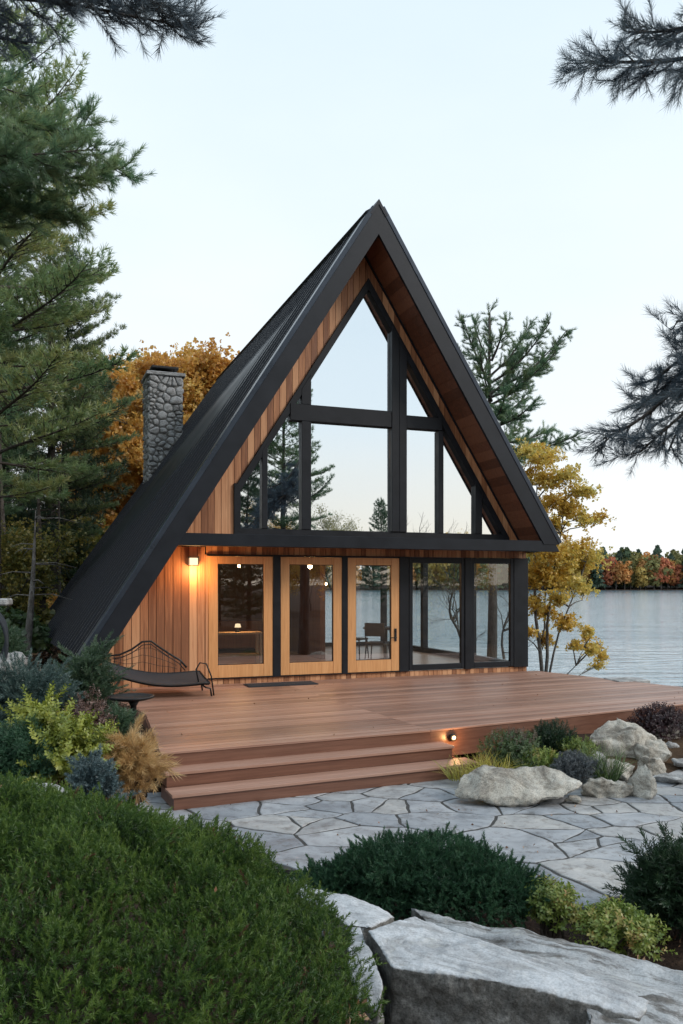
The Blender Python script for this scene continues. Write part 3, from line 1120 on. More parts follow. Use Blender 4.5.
# siding, upper gable
FA_T, FA_Z = 3.03, 7.95
FL, FR = .48, 6.06
up = MB()
siding(up, [[(bl - .02, 3.05), (FL, 3.05), (FL, zin(FL) + .02)], [(FL, 3.93), (FA_T, FA_Z), (AP_T, AP_Z - TH + .02), (FL, zin(FL) + .02)],
            [(FA_T, FA_Z), (FR, 3.18), (FR, 3.05), (6.42, 3.05), (AP_T, AP_Z - TH + .02)]], -.02, .02, .118, .007, .03, rs)
up.build('gable_siding', M['cedar'], cabin)
bk = MB()
bk.prism_n([(bl - .05, 3.03), (FL - .01, 3.03), (FL - .01, zin(FL) - .0)], .022, .06)
bk.prism_n([(FL - .01, 3.93), (FA_T, FA_Z + .01), (AP_T, AP_Z - TH), (FL - .01, zin(FL) - .0)], .022, .06)
bk.prism_n([(FA_T, FA_Z + .01), (FR + .02, 3.17), (6.4, 3.05), (AP_T, AP_Z - TH)], .022, .06)
bk.build('wall_core', M['black'], cabin)

# siding, lower wall
lo = MB()
D0 = .51
siding(lo, [[(-2.1, D0), (-.02, D0), (-.02, 2.9), (AP_T - (AP_Z - TH - 2.9) / SL, 2.9)]], -.022, .02, .138, .009, -.02, rs)
siding(lo, [[(0, 2.775), (6.48, 2.775), (6.48, 2.99), (0, 2.99)]], -.01, .02, .1, .007, 0, rs)
siding(lo, [[(0, .45), (6.5, .45), (6.5, .602), (0, .602)]], -.012, .02, .1, .007, 0, rs)
lo.build('lower_siding', M['cedar'], cabin)
cor = MB()
cor.prism_n([(-2.12, D0), (0, D0), (0, 2.99), (AP_T - (AP_Z - TH - 2.98) / SL, 2.98)], .022, .08)
cor.box(0, 6.5, .022, .08, 2.78, 3.04)
cor.box(0, 6.5, .022, .3, .2, .6)
cor.build('lower_wall_core', M['black'], cabin)
# corner board between the siding and the doors
cb = MB(); cb.box(-.015, .03, -.035, .02, .605, 2.77)
cb.build('corner_board', M['cedar'], cabin)

# gable window
gw = empty('gable_window', (0, 0, 0)); gw.parent = cabin
fr = MB()
W = .12
zl = lambda t: FA_Z - SL * abs(t - FA_T)
n0, n1 = -.075, .06


def sloped(mb, ta, tb, w, n0, n1):
    dz = w * math.hypot(1, SL)
    mb.prism_n([(ta, zl(ta)), (tb, zl(tb)), (tb, zl(tb) - dz), (ta, zl(ta) - dz)], n0, n1)


sloped(fr, FL, FA_T, W, n0, n1)
sloped(fr, FA_T, FR, W, n0 + .002, n1 - .002)
fr.box(FL, FL + W, n0 + .004, n1 - .004, 3.18, zl(FL + W) - .1)       # left jamb
fr.box(FL, 6.03, n0 + .006, n1 - .006, 3.1, 3.24)       # sill
def post(mb, ta, tb, z0, n0_, n1_, z1=None):
    d = .11
    mb.prism_n([(ta, z0), (tb, z0), (tb, z1 or zl(tb) - d), (ta, z1 or zl(ta) - d)], n0_, n1_)


post(fr, 3.49, 3.64, 3.24, n0 - .03, n1)      # main mullion pair
post(fr, 3.645, 3.80, 3.24, n0 - .022, n1)
fr.box(1.72, 1.90, n0 - .008, n1 - .002, 3.24, 5.2)
post(fr, 1.72, 1.90, 5.5, n0 - .008, n1 - .002)
post(fr, .985, 1.085, 3.24, n0 - .004, n1 - .003)
fr.box(4.48, 4.585, n0 - .006, n1 - .003, 3.24, 5.2)
post(fr, 5.285, 5.435, 3.24, n0 - .006, n1 - .003)
t5 = FA_T - (FA_Z - 5.2) / SL
fr.box(FA_T - (FA_Z - 5.5) / SL + .03, 3.489, n0 - .014, n1 - .005, 5.2, 5.5)
t5r = FA_T + (FA_Z - 5.47) / SL
fr.box(3.801, t5r - .05, n0 - .014, n1 - .005, 5.21, 5.45)
frame_o = fr.build('frame', M['black'], gw, .006)
# stepped inner lip around each pane
panes = [
    [(.6, 3.24), (.985, 3.24), (.985, zl(.985) - .22), (.6, zl(.6) - .22)],
    [(1.085, 3.24), (1.72, 3.24), (1.72, zl(1.72) - .22), (1.085, zl(1.085) - .22)],
    [(1.9, 3.24), (3.49, 3.24), (3.49, 5.2), (1.9, 5.2)],
    [(1.74, 5.5), (3.49, 5.5), (3.49, zl(3.49) - .22), (FA_T, FA_Z - .22), (1.74, zl(1.74) - .0)],
    [(3.8, 3.24), (4.48, 3.24), (4.48, 5.21), (3.8, 5.21)],
    [(4.585, 3.24), (5.285, 3.24), (5.285, zl(5.285) - .1), (4.585, zl(4.585) - .1)],
    [(5.435, 3.24), (6.0, 3.24), (5.435, zl(5.435) - .1)],
    [(3.8, 5.45), (4.6, 5.45), (3.8, zl(3.8) - .1)],
]
lip = MB()
gl = MB()
for pn in panes:
    ca = sum(p[0] for p in pn) / len(pn); cz = sum(p[1] for p in pn) / len(pn)
    a, b = rs.uniform(-.004, .004), rs.uniform(-.004, .004)
    q = [(ca + (t - ca) * .995, cz + (z - cz) * .995) for t, z in pn]
    gl.add([(t, .012 + a * (t - ca) + b * (z - cz), z) for t, z in q], [tuple(range(len(q)))])
gl.build('glass', M['glass_up'], gw)

# doors
DZ0, DZ1 = .62, 2.745
door_spans = [(.035, 1.19), (1.335, 2.505), (2.62, 3.665)]
for i, (a, b) in enumerate(door_spans):
    dr = empty('door', (a, 0, 0)); dr.parent = cabin
    w = b - a
    st = .165
    leaf = MB()
    leaf.box(0, st, -.045, .02, DZ0, DZ1)
    leaf.box(w - st, w, -.045, .02, DZ0, DZ1)
    leaf.box(st + .0015, w - st - .0015, -.044, .019, DZ0, DZ0 + .22)
    leaf.box(st + .0015, w - st - .0015, -.044, .019, DZ1 - .135, DZ1)
    leaf.build('leaf_frame', M['door_wood'], dr, .005)
    gk = MB()
    g0 = .012
    for x0, x1, z0, z1 in ((st, st + g0, DZ0 + .22, DZ1 - .135), (w - st - g0, w - st, DZ0 + .22, DZ1 - .135), (st + g0, w - st - g0, DZ0 + .22, DZ0 + .22 + g0), (st + g0, w - st - g0, DZ1 - .135 - g0, DZ1 - .135)):
        gk.box(x0 + .001, x1 - .001, -.025, .012, z0 + .001, z1 - .001)
    gk.build('gasket', M['iron'], dr)
    gp_ = MB()
    tl = rs.uniform(-.006, .006)
    gp_.add([(st, -.008, DZ0 + .22), (w - st, -.008 + tl * .8, DZ0 + .22), (w - st, -.008 + tl * .8, DZ1 - .135), (st, -.008, DZ1 - .135)], [(0, 1, 2, 3)])
    gp_.build('glass', M['glass_low'], dr)
    if i == 2:
        hd = MB()
        hx = w - st * .5
        hd.box(hx - .022, hx + .022, -.058, -.046, 1.18, 1.42)
        hd.tube([(hx, -.058, 1.25), (hx, -.1, 1.25), (hx - .02, -.105, 1.25), (hx - .12, -.105, 1.25)], .01, 8)
        hd.tube([(hx, -.058, 1.37), (hx, -.075, 1.37)], .018, 10)
        hd.build('handle', M['iron'], dr)
jm = MB()
for a, b in ((1.19, 1.335), (2.505, 2.62), (3.665, 3.86)):
    jm.box(a + .002, b - .002, -.06, .02, .6, 2.775)
jm.box(.0, 3.86, -.055, .02, 2.748, 2.777)
jm.box(.0, 3.86, -.055, .02, .601, .618)
jm.build('door_surround', M['black'], cabin, .004)
# lower glazed corner
for (a, b) in ((3.87, 5.06), (5.2, 6.17)):
    sw = empty('side_window', (a, 0, 0)); sw.parent = cabin
    w = b - a
    f_ = MB()
    t_ = .075
    f_.box(0, t_, -.05, .03, .62, 2.77); f_.box(w - t_, w, -.05, .03, .62, 2.77)
    f_.box(t_ + .001, w - t_ - .001, -.048, .028, .62, .72); f_.box(t_ + .001, w - t_ - .001, -.048, .028, 2.66, 2.77)
    f_.build('frame', M['black'], sw, .005)
    q = MB()
    q.add([(t_, -.004, .72), (w - t_, -.004 + rs.uniform(-.004, .004), .72), (w - t_, -.004, 2.66), (t_, -.004, 2.66)], [(0, 1, 2, 3)])
    q.build('glass', M['glass_side'], sw)
ps = MB()
ps.box(5.062, 5.198, -.07, .03, .6, 2.775)
ps.box(6.172, 6.5, -.06, .14, .6, 2.775)
ps.build('corner_post', M['black'], cabin, .005)

# side and back walls, floor, ceiling inside
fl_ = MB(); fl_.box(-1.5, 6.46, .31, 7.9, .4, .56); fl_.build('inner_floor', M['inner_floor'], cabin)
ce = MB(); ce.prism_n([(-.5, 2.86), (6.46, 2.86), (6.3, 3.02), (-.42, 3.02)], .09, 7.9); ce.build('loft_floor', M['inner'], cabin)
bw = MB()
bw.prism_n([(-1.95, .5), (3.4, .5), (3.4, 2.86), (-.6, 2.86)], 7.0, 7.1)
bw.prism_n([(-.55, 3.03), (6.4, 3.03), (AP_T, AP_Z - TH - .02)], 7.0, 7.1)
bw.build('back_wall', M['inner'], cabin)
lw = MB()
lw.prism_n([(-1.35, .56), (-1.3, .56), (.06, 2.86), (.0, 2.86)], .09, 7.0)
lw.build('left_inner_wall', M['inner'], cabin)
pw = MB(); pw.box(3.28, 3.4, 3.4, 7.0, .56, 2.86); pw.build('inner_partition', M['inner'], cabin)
rw = MB()
for n_ in (2.0, 4.4, 6.95):
    rw.box(6.32, 6.46, n_ - .07, n_ + .07, .56, 2.86)
rw.box(6.33, 6.45, .15, 6.88, .56, .68)
for t_ in (4.35, 5.4):
    rw.box(t_ - .05, t_ + .05, 6.96, 7.06, .56, 2.86)
rw.box(3.4, 6.3, 6.965, 7.055, .56, .66)
rw.build('glazing_posts', M['black'], cabin)
rg = MB()
rg.add([(6.39, .15, .68), (6.39, 6.9, .68), (6.39, 6.9, 2.86), (6.39, .15, 2.86)], [(0, 1, 2, 3)])
rg.build('side_glazing', M['glass_side'], cabin)
# skirting below the left eave
sk = MB()
for k in range(4):
    z0 = .02 + k * .145
    sk.box(-2.02, -1.97, .1, 7.0, z0 + .003, z0 + .142)
sk.build('skirting_boards', M['deck_red'], cabin)

# chimney
ch = empty('chimney', (.3, 9.85, 0)); ch.parent = cabin
CW, CD, CT, CB0 = .98, 1.15, 8.3, 3.4
core = MB(); core.box(.02, CW - .02, .02, CD - .02, CB0, CT - .02); core.build('mortar_core', M['mortar'], ch)
st = MB()
rngc = np.random.default_rng(11)


def stone_face(mb, w, z0, z1, mapf, rng):
    bx = (0, w, z0, z1)
    nst = int(w * (z1 - z0) / .034)
    P = relax_points(rng, bx, nst, .85, 2)
    for q, c in stone_cells(P, bx, .011, .05, .02, rng, .85):
        n = len(q)
        d = q - c
        h = rng.uniform(.025, .06)
        vs = []
        rings = [(1.0, -.03), (1.0, h * .35), (.9, h * .75), (.7, h), (.35, h * 1.08)]
        for s_, dz in rings:
            vs += [mapf(np.clip(c[0] + dd[0] * s_, 0, w), c[1] + dd[1] * s_, dz) for dd in d]
        fs = []
        for r_ in range(len(rings) - 1):
            for i in range(n):
                fs.append((r_ * n + i, r_ * n + (i + 1) % n, (r_ + 1) * n + (i + 1) % n, (r_ + 1) * n + i))
        fs.append(tuple((len(rings) - 1) * n + i for i in range(n)))
        mb.add(vs, fs, True)


stone_face(st, CW, CB0, CT, lambda u, z, d: (u, -d + .02, z), rngc)
stone_face(st, CD, CB0, CT, lambda u, z, d: (-d + .02, CD - u, z), rngc)
stone_face(st, CD, CB0 + 2, CT, lambda u, z, d: (CW + d - .02, u, z), rngc)
st.build('stonework', M['stone'], ch)
cp = MB()
cp.prism_z([(-.07, -.07), (CW + .07, -.07), (CW + .07, CD + .07), (-.07, CD + .07)], CT - .01, CT + .1)
cp.build('cap', M['stone'], ch, .02)
fu = MB()
for x in (.2, CW - .24):
    for y in (.25, CD - .3):
        fu.box(x, x + .04, y, y + .04, CT + .1, CT + .24)
fu.prism_z([(.1, .12), (CW - .1, .12), (CW - .1, CD - .14), (.1, CD - .14)], CT + .24, CT + .31)
fu.box(.26, CW - .28, .34, CD - .38, CT + .1, CT + .22)
fu.build('flue_cover', M['iron'], ch, .01)

# wall lamp
wl = empty('wall_lamp', (-.24, -.022, 2.63)); wl.parent = cabin
q = MB(); q.box(-.045, .045, -.03, 0, -.03, .09); q.box(-.088, .088, -.135, -.03, .075, .095); q.box(-.088, .088, -.135, -.03, -.062, -.05)
for x in (-.085, .073): q.box(x, x + .012, -.133, -.121, -.05, .075)
q.build('bracket', M['iron'], wl)
M['frost'] = mat_emit('frosted_lamp_glass', (1, .7, .42), 1.3)
q = MB(); q.box(-.072, .072, -.119, -.035, -.049, .074); q.build('shade', M['frost'], wl, .006)


def lamp(name, loc, energy, col, radius=.05, kind='POINT', spot=None, rot=None):
    l = bpy.data.lights.new(name, kind)
    l.energy = energy; l.color = col
    l.shadow_soft_size = radius
    if spot: l.spot_size = spot; l.spot_blend = .6
    o = bpy.data.objects.new(name, l); C.objects.link(o); o.location = loc
    if rot: o.rotation_euler = rot
    return o


WARM = (1, .5, .18)
lamp('wall_lamp_light', hw(-.24, -.26, 2.48), 20, WARM, .06)

# ------------------------------------------------------------------ deck
DA = R(24.6)
dx = np.array([math.cos(DA), math.sin(DA)]); dy = np.array([-math.sin(DA), math.cos(DA)])
D_O = np.array([-1.87, 8.48])
dl = lambda x, y: (float((np.array([x, y]) - D_O) @ dx), float((np.array([x, y]) - D_O) @ dy))
deck = empty('wooden_deck', (D_O[0], D_O[1], 0), DA, 'wide red brown plank deck with two broad front steps', 'deck')
hA = hw(-1.9, -.03, 0); hB = hw(6.6, -.03, 0)
hC = hw(6.6, .25, 0)
corner_r = gp(683, 703.5, .51)
dirr = np.array([corner_r[0], corner_r[1]]) - np.array([1.05, 9.82])
tip = np.array([1.05, 9.82]) + dirr * 1.36
deck_w = [(-1.87, 8.48), (1.05, 9.82), tuple(tip), (6.35, 13.1), (3.95, 16.55), (hB.x, hB.y), (hA.x, hA.y), (-3.75, 13.0), (-2.62, 11.0)]
deck_l = [dl(*p) for p in deck_w]
bd = MB()
BWD = .138
r9 = random.Random(9)
ymin = min(p[1] for p in deck_l); ymax = max(p[1] for p in deck_l)
# split the concave outline into two convex pieces along the line of the front nose
pieces = []
kx = deck_l[1][0]
pieces.append(clip_poly(deck_l, 1, 0, kx))
pieces.append(clip_poly(deck_l, -1, 0, -kx))
k = 0
y = ymin
while y < ymax:
    for pi_, pc in enumerate(pieces):
        s_ = clip_poly(clip_poly(pc, 0, 1, y + BWD - .01), 0, -1, -y)
        if len(s_) < 3 or abs(area(s_)) < 1e-3: continue
        xa = min(p[0] for p in s_); xb = max(p[0] for p in s_)
        cut = kx + r9.uniform(-1.6, 1.6)
        bd.prism_z(s_, .483 + r9.uniform(-.0015, .0015), .51 + r9.uniform(-.0015, .0015))
    y += BWD
bd.build('boards', M['deck'], deck)
sub = MB()
cen = np.mean(np.array(deck_l), 0)
sub.prism_z([tuple(cen + (np.array(p) - cen) * .985) for p in deck_l], .2, .478)
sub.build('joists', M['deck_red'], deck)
fa = MB()


def strip(mb, p, q, z0, z1, th=.03, over=0.0):
    p = np.array(p); q = np.array(q)
    d = (q - p) / np.linalg.norm(q - p)
    nrm = np.array([d[1], -d[0]])
    a = [p - d * over, q + d * over, q + d * over + nrm * th, p - d * over + nrm * th]
    mb.prism_z([tuple(v) for v in a], z0, z1)


L_ = deck_l
strip(fa, L_[0], L_[1], .36, .482, .0)  if False else None
for i, j in ((1, 2), (2, 3), (3, 4), (7, 8), (8, 0)):
    strip(fa, L_[i], L_[j], .17, .488, .022)
strip(fa, L_[0], L_[1], .2, .488, .022)
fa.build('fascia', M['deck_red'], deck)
no = MB()
for i, j in ((0, 1), (1, 2)):
    strip(no, L_[i], L_[j], .486, .513, .034)
no.build('nosing', M['deck'], deck, .004)
for (off, zt, xa, xb) in ((.31, .36, -.02, 3.37), (.62, .21, -.02, 3.52)):
    sp = empty('step', (0, 0, 0)); sp.parent = deck
    t_ = MB()
    # two boards per tread
    for y0, y1 in ((-off, -off + .152), (-off + .158, -off + .325)):
        t_.box(xa, xb, y0, y1, zt - .03, zt)
    t_.build('tread', M['deck'], sp, .003)
    r_ = MB()
    r_.box(xa + .02, xb - .02, -off + .02, -off + .045, zt - .15, zt - .031)
    r_.box(xa + .02, xa + .045, -off + .046, -.03, zt - .15, zt - .031)
    r_.box(xb - .045, xb - .02, -off + .046, -.03, zt - .15, zt - .031)
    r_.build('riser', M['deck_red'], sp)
# light on the fascia beside the steps
lt = np.array(L_[1]) + (np.array(L_[2]) - np.array(L_[1])) * .05
dlamp = empty('deck_light', (lt[0], lt[1] - .03, .4)); dlamp.parent = deck
q = MB(); q.lathe([(.035, 0), (.045, .012), (.045, .05), (.03, .056)], 0, 0, 14)
me = q.mesh('housing', M['iron'])
me.transform(Matrix.Rotation(R(90), 4, 'X')); link('housing', me, dlamp)
q = MB(); q.lathe([(.022, 0.001), (.022, .006), (.01, .01)], 0, 0, 14)
me = q.mesh('lens', M['step_glow']); me.transform(Matrix.Translation((0, -.056, 0)) @ Matrix.Rotation(R(90), 4, 'X')); link('lens', me, dlamp)
lw_ = D_O + dx * lt[0] + dy * (lt[1] - .14)
lamp('deck_lamp_light', (lw_[0], lw_[1], .38), 2.6, (1, .52, .2), .03)
# low plank landing past the far edge of the deck
q = gp(634, 684, .5)
ld = MB(); ld.box(-.35, .28, -.2, .35, 0, .11)
o = ld.build('stone_step', M['granite'], None, .015); o.location = (q.x + .1, q.y + .45, .42); o.rotation_euler = (0, 0, R(10))
tag(o, 'small grey stone block standing past the lakeside edge of the deck', 'step')

# door mat
mat_ = MB()
mx_, my_ = 1.0, 0
mat_.box(-.62, .62, -.2, .2, 0, .012)
for k in range(11):
    mat_.box(-.6, .6, -.185 + k * .034, -.185 + k * .034 + .02, .0125, .02)
dm = mat_.build('door_mat', M['fabric']); pm = gp(281, 684.5, .514); dm.location = pm; dm.rotation_euler = (0, 0, ANG)
tag(dm, 'thin dark mat lying on the deck before the middle glass door', 'door mat')

# ------------------------------------------------------------------ chaise
chz = empty('garden_lounger', hw(-1.02, -1.0, .51), ANG, 'black wire frame lounger with dark sling seat against the cedar wall', 'lounger')
sl = MB()
n_s = 16
top = []
for i in range(n_s + 1):
    f = i / n_s
    t = -.78 + 1.55 * f
    z = .47 - .14 * math.sin(PI * min(1, f * 1.05)) * .6 - .16 * f + .08 * (1 - f) ** 3
    top.append((t, z))
vs = []
for (t, z) in top:
    for k in range(6):
        g_ = k / 5
        vs.append((t, -.55 + .81 * g_, z - .03 * math.sin(PI * g_) - .1 * (1 - g_) ** 2))
fs = [(i * 6 + k, (i + 1) * 6 + k, (i + 1) * 6 + k + 1, i * 6 + k + 1) for i in range(n_s) for k in range(5)]
sl.add(vs, fs, True)
vs2 = [(a, b, c - .03) for a, b, c in vs]
sl.add(vs2, [tuple(reversed(f)) for f in fs], True)
sl.build('seat', M['fabric'], chz)
fm = MB()
fm.tube([(t, -.55, z - .1) for t, z in top], .02, 6)
fm.tube([(t, .26, z) for t, z in top], .016, 6)
fm.tube([(top[0][0], -.55, top[0][1] - .1), (top[0][0], .26, top[0][1])], .014, 6)
fm.tube([(top[-1][0], -.55, top[-1][1] - .1), (top[-1][0], .26, top[-1][1])], .014, 6)
fm.build('seat_frame', M['iron'], chz)
bkf = MB()
ctl = [(-.8, .53), (-.72, .6), (-.5, .62), (-.32, .7), (-.16, .82), (-.02, .83), (.1, .74), (.3, .6), (.46, .5), (.56, .38)]
bp = [(t, .27 + .04 * math.sin(i), z) for i, (t, z) in enumerate(ctl)]
bkf.tube(bp, .017, 6)
bkf.tube([(t * .96, n, z - .05) for t, n, z in bp], .008, 5)
for i in range(13):
    f = (i + .5) / 13
    t = -.74 + 1.24 * f
    zt = np.interp(t, [c[0] for c in ctl], [c[1] for c in ctl])
    zb = np.interp(t, [p[0] for p in top], [p[1] for p in top])
    bkf.tube([(t, .27, zt), (t + .01, .27, (zt + zb) / 2), (t, .262, zb)], .006, 4)
for i in range(3):
    pts = []
    for j in range(9):
        t = -.7 + 1.1 * j / 8
        zt = np.interp(t, [c[0] for c in ctl], [c[1] for c in ctl]); zb = np.interp(t, [p[0] for p in top], [p[1] for p in top])
        pts.append((t, .268, zb + (zt - zb) * (.3 + .25 * i) + .012 * math.sin(j * 2 + i)))
    bkf.tube(pts, .005, 4)
bkf.build('backrest', M['iron'], chz)
for (t, n) in ((-.62, -.5), (-.62, .24), (.72, -.5), (.72, .24)):
    lg = MB()
    zb = np.interp(t, [p[0] for p in top], [p[1] for p in top])
    s_ = 1 if t > 0 else -1
    zb -= .1 if n < 0 else 0
    lg.tube([(t - .1 * s_, n, zb), (t, n, zb * .65), (t + .07 * s_, n, .12), (t + .09 * s_, n, .0)], .014, 6)
    lg.build('leg', M['iron'], chz)
ar = MB()
ar.tube([(.62, -.44, .2), (.58, -.44, .42), (.64, -.44, .52), (.74, -.44, .5), (.82, -.43, .3), (.86, -.43, .0)], .012, 6)
ar.build('armrest', M['iron'], chz)

# pedestal table beside the deck
pd_loc = at(131, 735, 9.6)
pdt = empty('pedestal_table', (pd_loc.x, pd_loc.y, .42), 0, 'low round black pedestal table standing between dark shrubs and the deck edge', 'table')
zt = CAM_Z - (697 - HZ) * 9.6 / FPX - .42
q = MB(); q.lathe([(.02, zt - .05), (.2, zt - .03), (.265, zt - .008), (.27, zt + .012), (.25, zt + .016), (.22, zt + .0), (.02, zt - .005)], 0, 0, 26); q.build('tabletop', M['iron'], pdt)
q = MB(); q.lathe([(.16, 0), (.15, .02), (.05, .05), (.035, .1), (.035, zt - .1), (.07, zt - .045)], 0.03, 0, 14); q.build('pedestal', M['iron'], pdt)

# coiled hose on a post at the left margin
hp = at(3, 640, 11.6)
hz_ = .45
hs = empty('garden_post', (hp.x - .16, hp.y, hz_), 0, 'weathered grey post at the left picture edge among the garden shrubs', 'post')
q = MB(); q.box(-.07, .07, -.07, .07, -.3, 1.5); q.build('shaft', M['bark_grey'], hs, .01)
q = MB(); q.box(-.1, .26, -.11, .11, 1.5, 1.6); q.build('cap', M['granite'], hs, .02)
q = MB()
r7 = random.Random(7)
for k in range(5):
    pts = []
    rr = .33 + .02 * k
    for i in range(25):
        a = 2 * PI * i / 24
        pts.append((.06 + rr * .62 * math.sin(a), -.12 - .03 * k + r7.uniform(-.006, .006), 1.08 + rr * 1.05 * math.cos(a) - .03 * k))
    q.tube(pts, .026, 7, False)
o = q.build('garden_hose', M['fabric']); o.location = hs.location
tag(o, 'dark coiled hose hanging from the grey post at the picture edge', 'hose')

# ------------------------------------------------------------------ interior things
def inside(t, n, z=.56): return hw(t, n, z)


ft = empty('dining_table', inside(4.55, 2.6), ANG, 'small round dark table inside the corner window facing the lake', 'table')
q = MB(); q.lathe([(.02, .7), (.5, .7), (.52, .72), (.5, .74), (.02, .742)], 0, 0, 24); q.build('tabletop', M['furn_dark'], ft)
q = MB(); q.lathe([(.26, 0), (.25, .02), (.05, .06), (.035, .12), (.035, .7)], 0, 0, 14); q.build('pedestal', M['furn_dark'], ft)


def chair(loc, rz, label):
    r_ = empty('dining_chair', loc, rz, label, 'chair')
    q = MB(); q.box(-.22, .22, -.22, .22, .43, .47); q.build('seat', M['furn_dark'], r_, .01)
    q = MB(); q.box(-.22, .22, .19, .22, .6, .88); q.tube([(-.2, .2, .45), (-.2, .22, .88)], .014, 6); q.tube([(.2, .2, .45), (.2, .22, .88)], .014, 6); q.build('backrest', M['furn_dark'], r_)
    for a in (-1, 1):
        for b in (-1, 1):
            q = MB(); q.tube([(a * .19, b * .19, .43), (a * .22, b * .22, 0)], [.017, .012], 6); q.build('leg', M['furn_dark'], r_)
    return r_


chair(inside(4.05, 1.9), ANG + R(140), 'dark dining chair inside the first corner window, close to the glass')
chair(inside(4.1, 3.3), ANG + R(40), 'dark dining chair behind the round table inside the corner window')

tc_ = house_pt(222, 650, 1.7)
cn = empty('console_table', inside(.9, 1.6), ANG, 'pale wood open shelf table seen through the door by the wall lamp', 'console')
q = MB(); q.box(-.5, .5, -.18, .18, .72, .76); q.build('top', M['furn'], cn, .005)
q = MB(); q.box(-.46, .46, -.16, .16, .3, .33); q.build('shelf', M['furn'], cn)
for a in (-.47, .47):
    for b in (-.15, .15):
        q = MB(); q.box(a - .03, a + .03, b - .03, b + .03, 0, .72); q.build('leg', M['furn'], cn)
tl = empty('table_lamp', inside(.95, 1.62, 1.32), ANG, 'small glowing lamp standing on the pale shelf table', 'lamp')
q = MB(); q.lathe([(.06, 0), (.06, .015), (.02, .03), (.018, .1)], 0, 0, 14); q.build('base', M['iron'], tl)
q = MB(); q.lathe([(.05, .09), (.065, .09), (.045, .16), (.03, .16)], 0, 0, 16); q.build('shade', M['frost'], tl)
lamp('table_lamp_light', inside(.95, 1.5, 1.62), 14, WARM, .05)
sf_ = empty('long_sideboard', inside(1.9, 5.9), ANG, 'long low dark sideboard along the inner wall', 'sideboard')
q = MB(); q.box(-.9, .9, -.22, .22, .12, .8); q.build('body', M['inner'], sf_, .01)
for a in (-.8, .8):
    q = MB(); q.box(a - .03, a + .03, -.18, .18, 0, .12); q.build('leg', M['furn_dark'], sf_)
for (px, py, n_, lab) in ((310, 566.5, 2.2, 'bright round pendant lamp behind the middle glass door'), (326, 584, 4.4, 'dim smaller pendant lamp deeper inside, behind the middle glass door'), (239, 566, 2.6, 'pendant lamp high behind the glass door by the wall lamp')):
    t, n, z = house_pt(px, py, n_)
    z = min(z, 2.74)
    pl = empty('pendant_lamp', hw(t, n, z), 0, lab, 'lamp')
    r0 = .05 if 'bright' in lab else .03
    q = MB(); q.lathe([(r0 * .3, -r0), (r0 * .8, -r0 * .6), (r0, 0), (r0 * .8, r0 * .6), (r0 * .3, r0)], 0, 0, 14); q.build('bulb', M['bulb_glow'], pl)
    q = MB(); q.tube([(0, 0, r0), (0, 0, 2.86 - z)], .006, 6); q.build('cord', M['iron'], pl)
    lamp('pendant_light', hw(t, n, z - .09), 34 if 'bright' in lab else 16, WARM, .05)
lamp('loft_light', hw(2.9, 3.5, 5.4), 14, WARM, .1)
# ------------------------------------------------------------------ rocks in the garden
bed = lambda p: ground_h(p.x, p.y)


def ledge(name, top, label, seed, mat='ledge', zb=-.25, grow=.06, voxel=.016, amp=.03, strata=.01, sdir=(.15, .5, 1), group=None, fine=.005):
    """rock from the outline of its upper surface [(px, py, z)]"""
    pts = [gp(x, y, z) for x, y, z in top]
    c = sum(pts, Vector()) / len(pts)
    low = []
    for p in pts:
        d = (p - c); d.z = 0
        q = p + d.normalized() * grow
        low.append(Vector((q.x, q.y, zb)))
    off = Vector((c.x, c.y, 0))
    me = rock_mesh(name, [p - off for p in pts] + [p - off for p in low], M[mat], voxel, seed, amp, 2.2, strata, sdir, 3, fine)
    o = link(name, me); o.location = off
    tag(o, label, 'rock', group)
    return o


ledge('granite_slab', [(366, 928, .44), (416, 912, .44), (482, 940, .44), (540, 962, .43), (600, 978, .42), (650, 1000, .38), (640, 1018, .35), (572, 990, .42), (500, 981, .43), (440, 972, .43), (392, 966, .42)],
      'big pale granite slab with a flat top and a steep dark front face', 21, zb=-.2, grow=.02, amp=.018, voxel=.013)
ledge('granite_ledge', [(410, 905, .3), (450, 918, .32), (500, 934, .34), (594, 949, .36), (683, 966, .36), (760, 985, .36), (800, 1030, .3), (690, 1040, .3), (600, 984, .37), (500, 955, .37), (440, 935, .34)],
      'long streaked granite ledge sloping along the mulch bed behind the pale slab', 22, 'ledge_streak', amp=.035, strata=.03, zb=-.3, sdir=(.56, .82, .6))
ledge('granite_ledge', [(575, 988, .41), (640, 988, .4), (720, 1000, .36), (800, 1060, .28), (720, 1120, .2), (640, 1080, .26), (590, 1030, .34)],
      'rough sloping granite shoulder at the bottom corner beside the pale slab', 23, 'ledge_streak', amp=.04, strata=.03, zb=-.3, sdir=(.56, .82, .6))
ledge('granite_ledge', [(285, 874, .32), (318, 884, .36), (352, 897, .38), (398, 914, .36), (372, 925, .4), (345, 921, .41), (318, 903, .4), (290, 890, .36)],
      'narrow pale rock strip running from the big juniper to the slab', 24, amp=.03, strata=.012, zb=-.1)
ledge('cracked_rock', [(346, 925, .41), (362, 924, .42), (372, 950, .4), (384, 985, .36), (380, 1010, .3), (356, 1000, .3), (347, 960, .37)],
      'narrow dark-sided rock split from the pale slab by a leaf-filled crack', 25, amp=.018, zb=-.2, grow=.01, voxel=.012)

# boulders below the deck
def bld(px, py, Y, size, label, seed, **kw):
    p = at(px, py, Y)
    return boulder('boulder', p, size, label, seed, **kw)


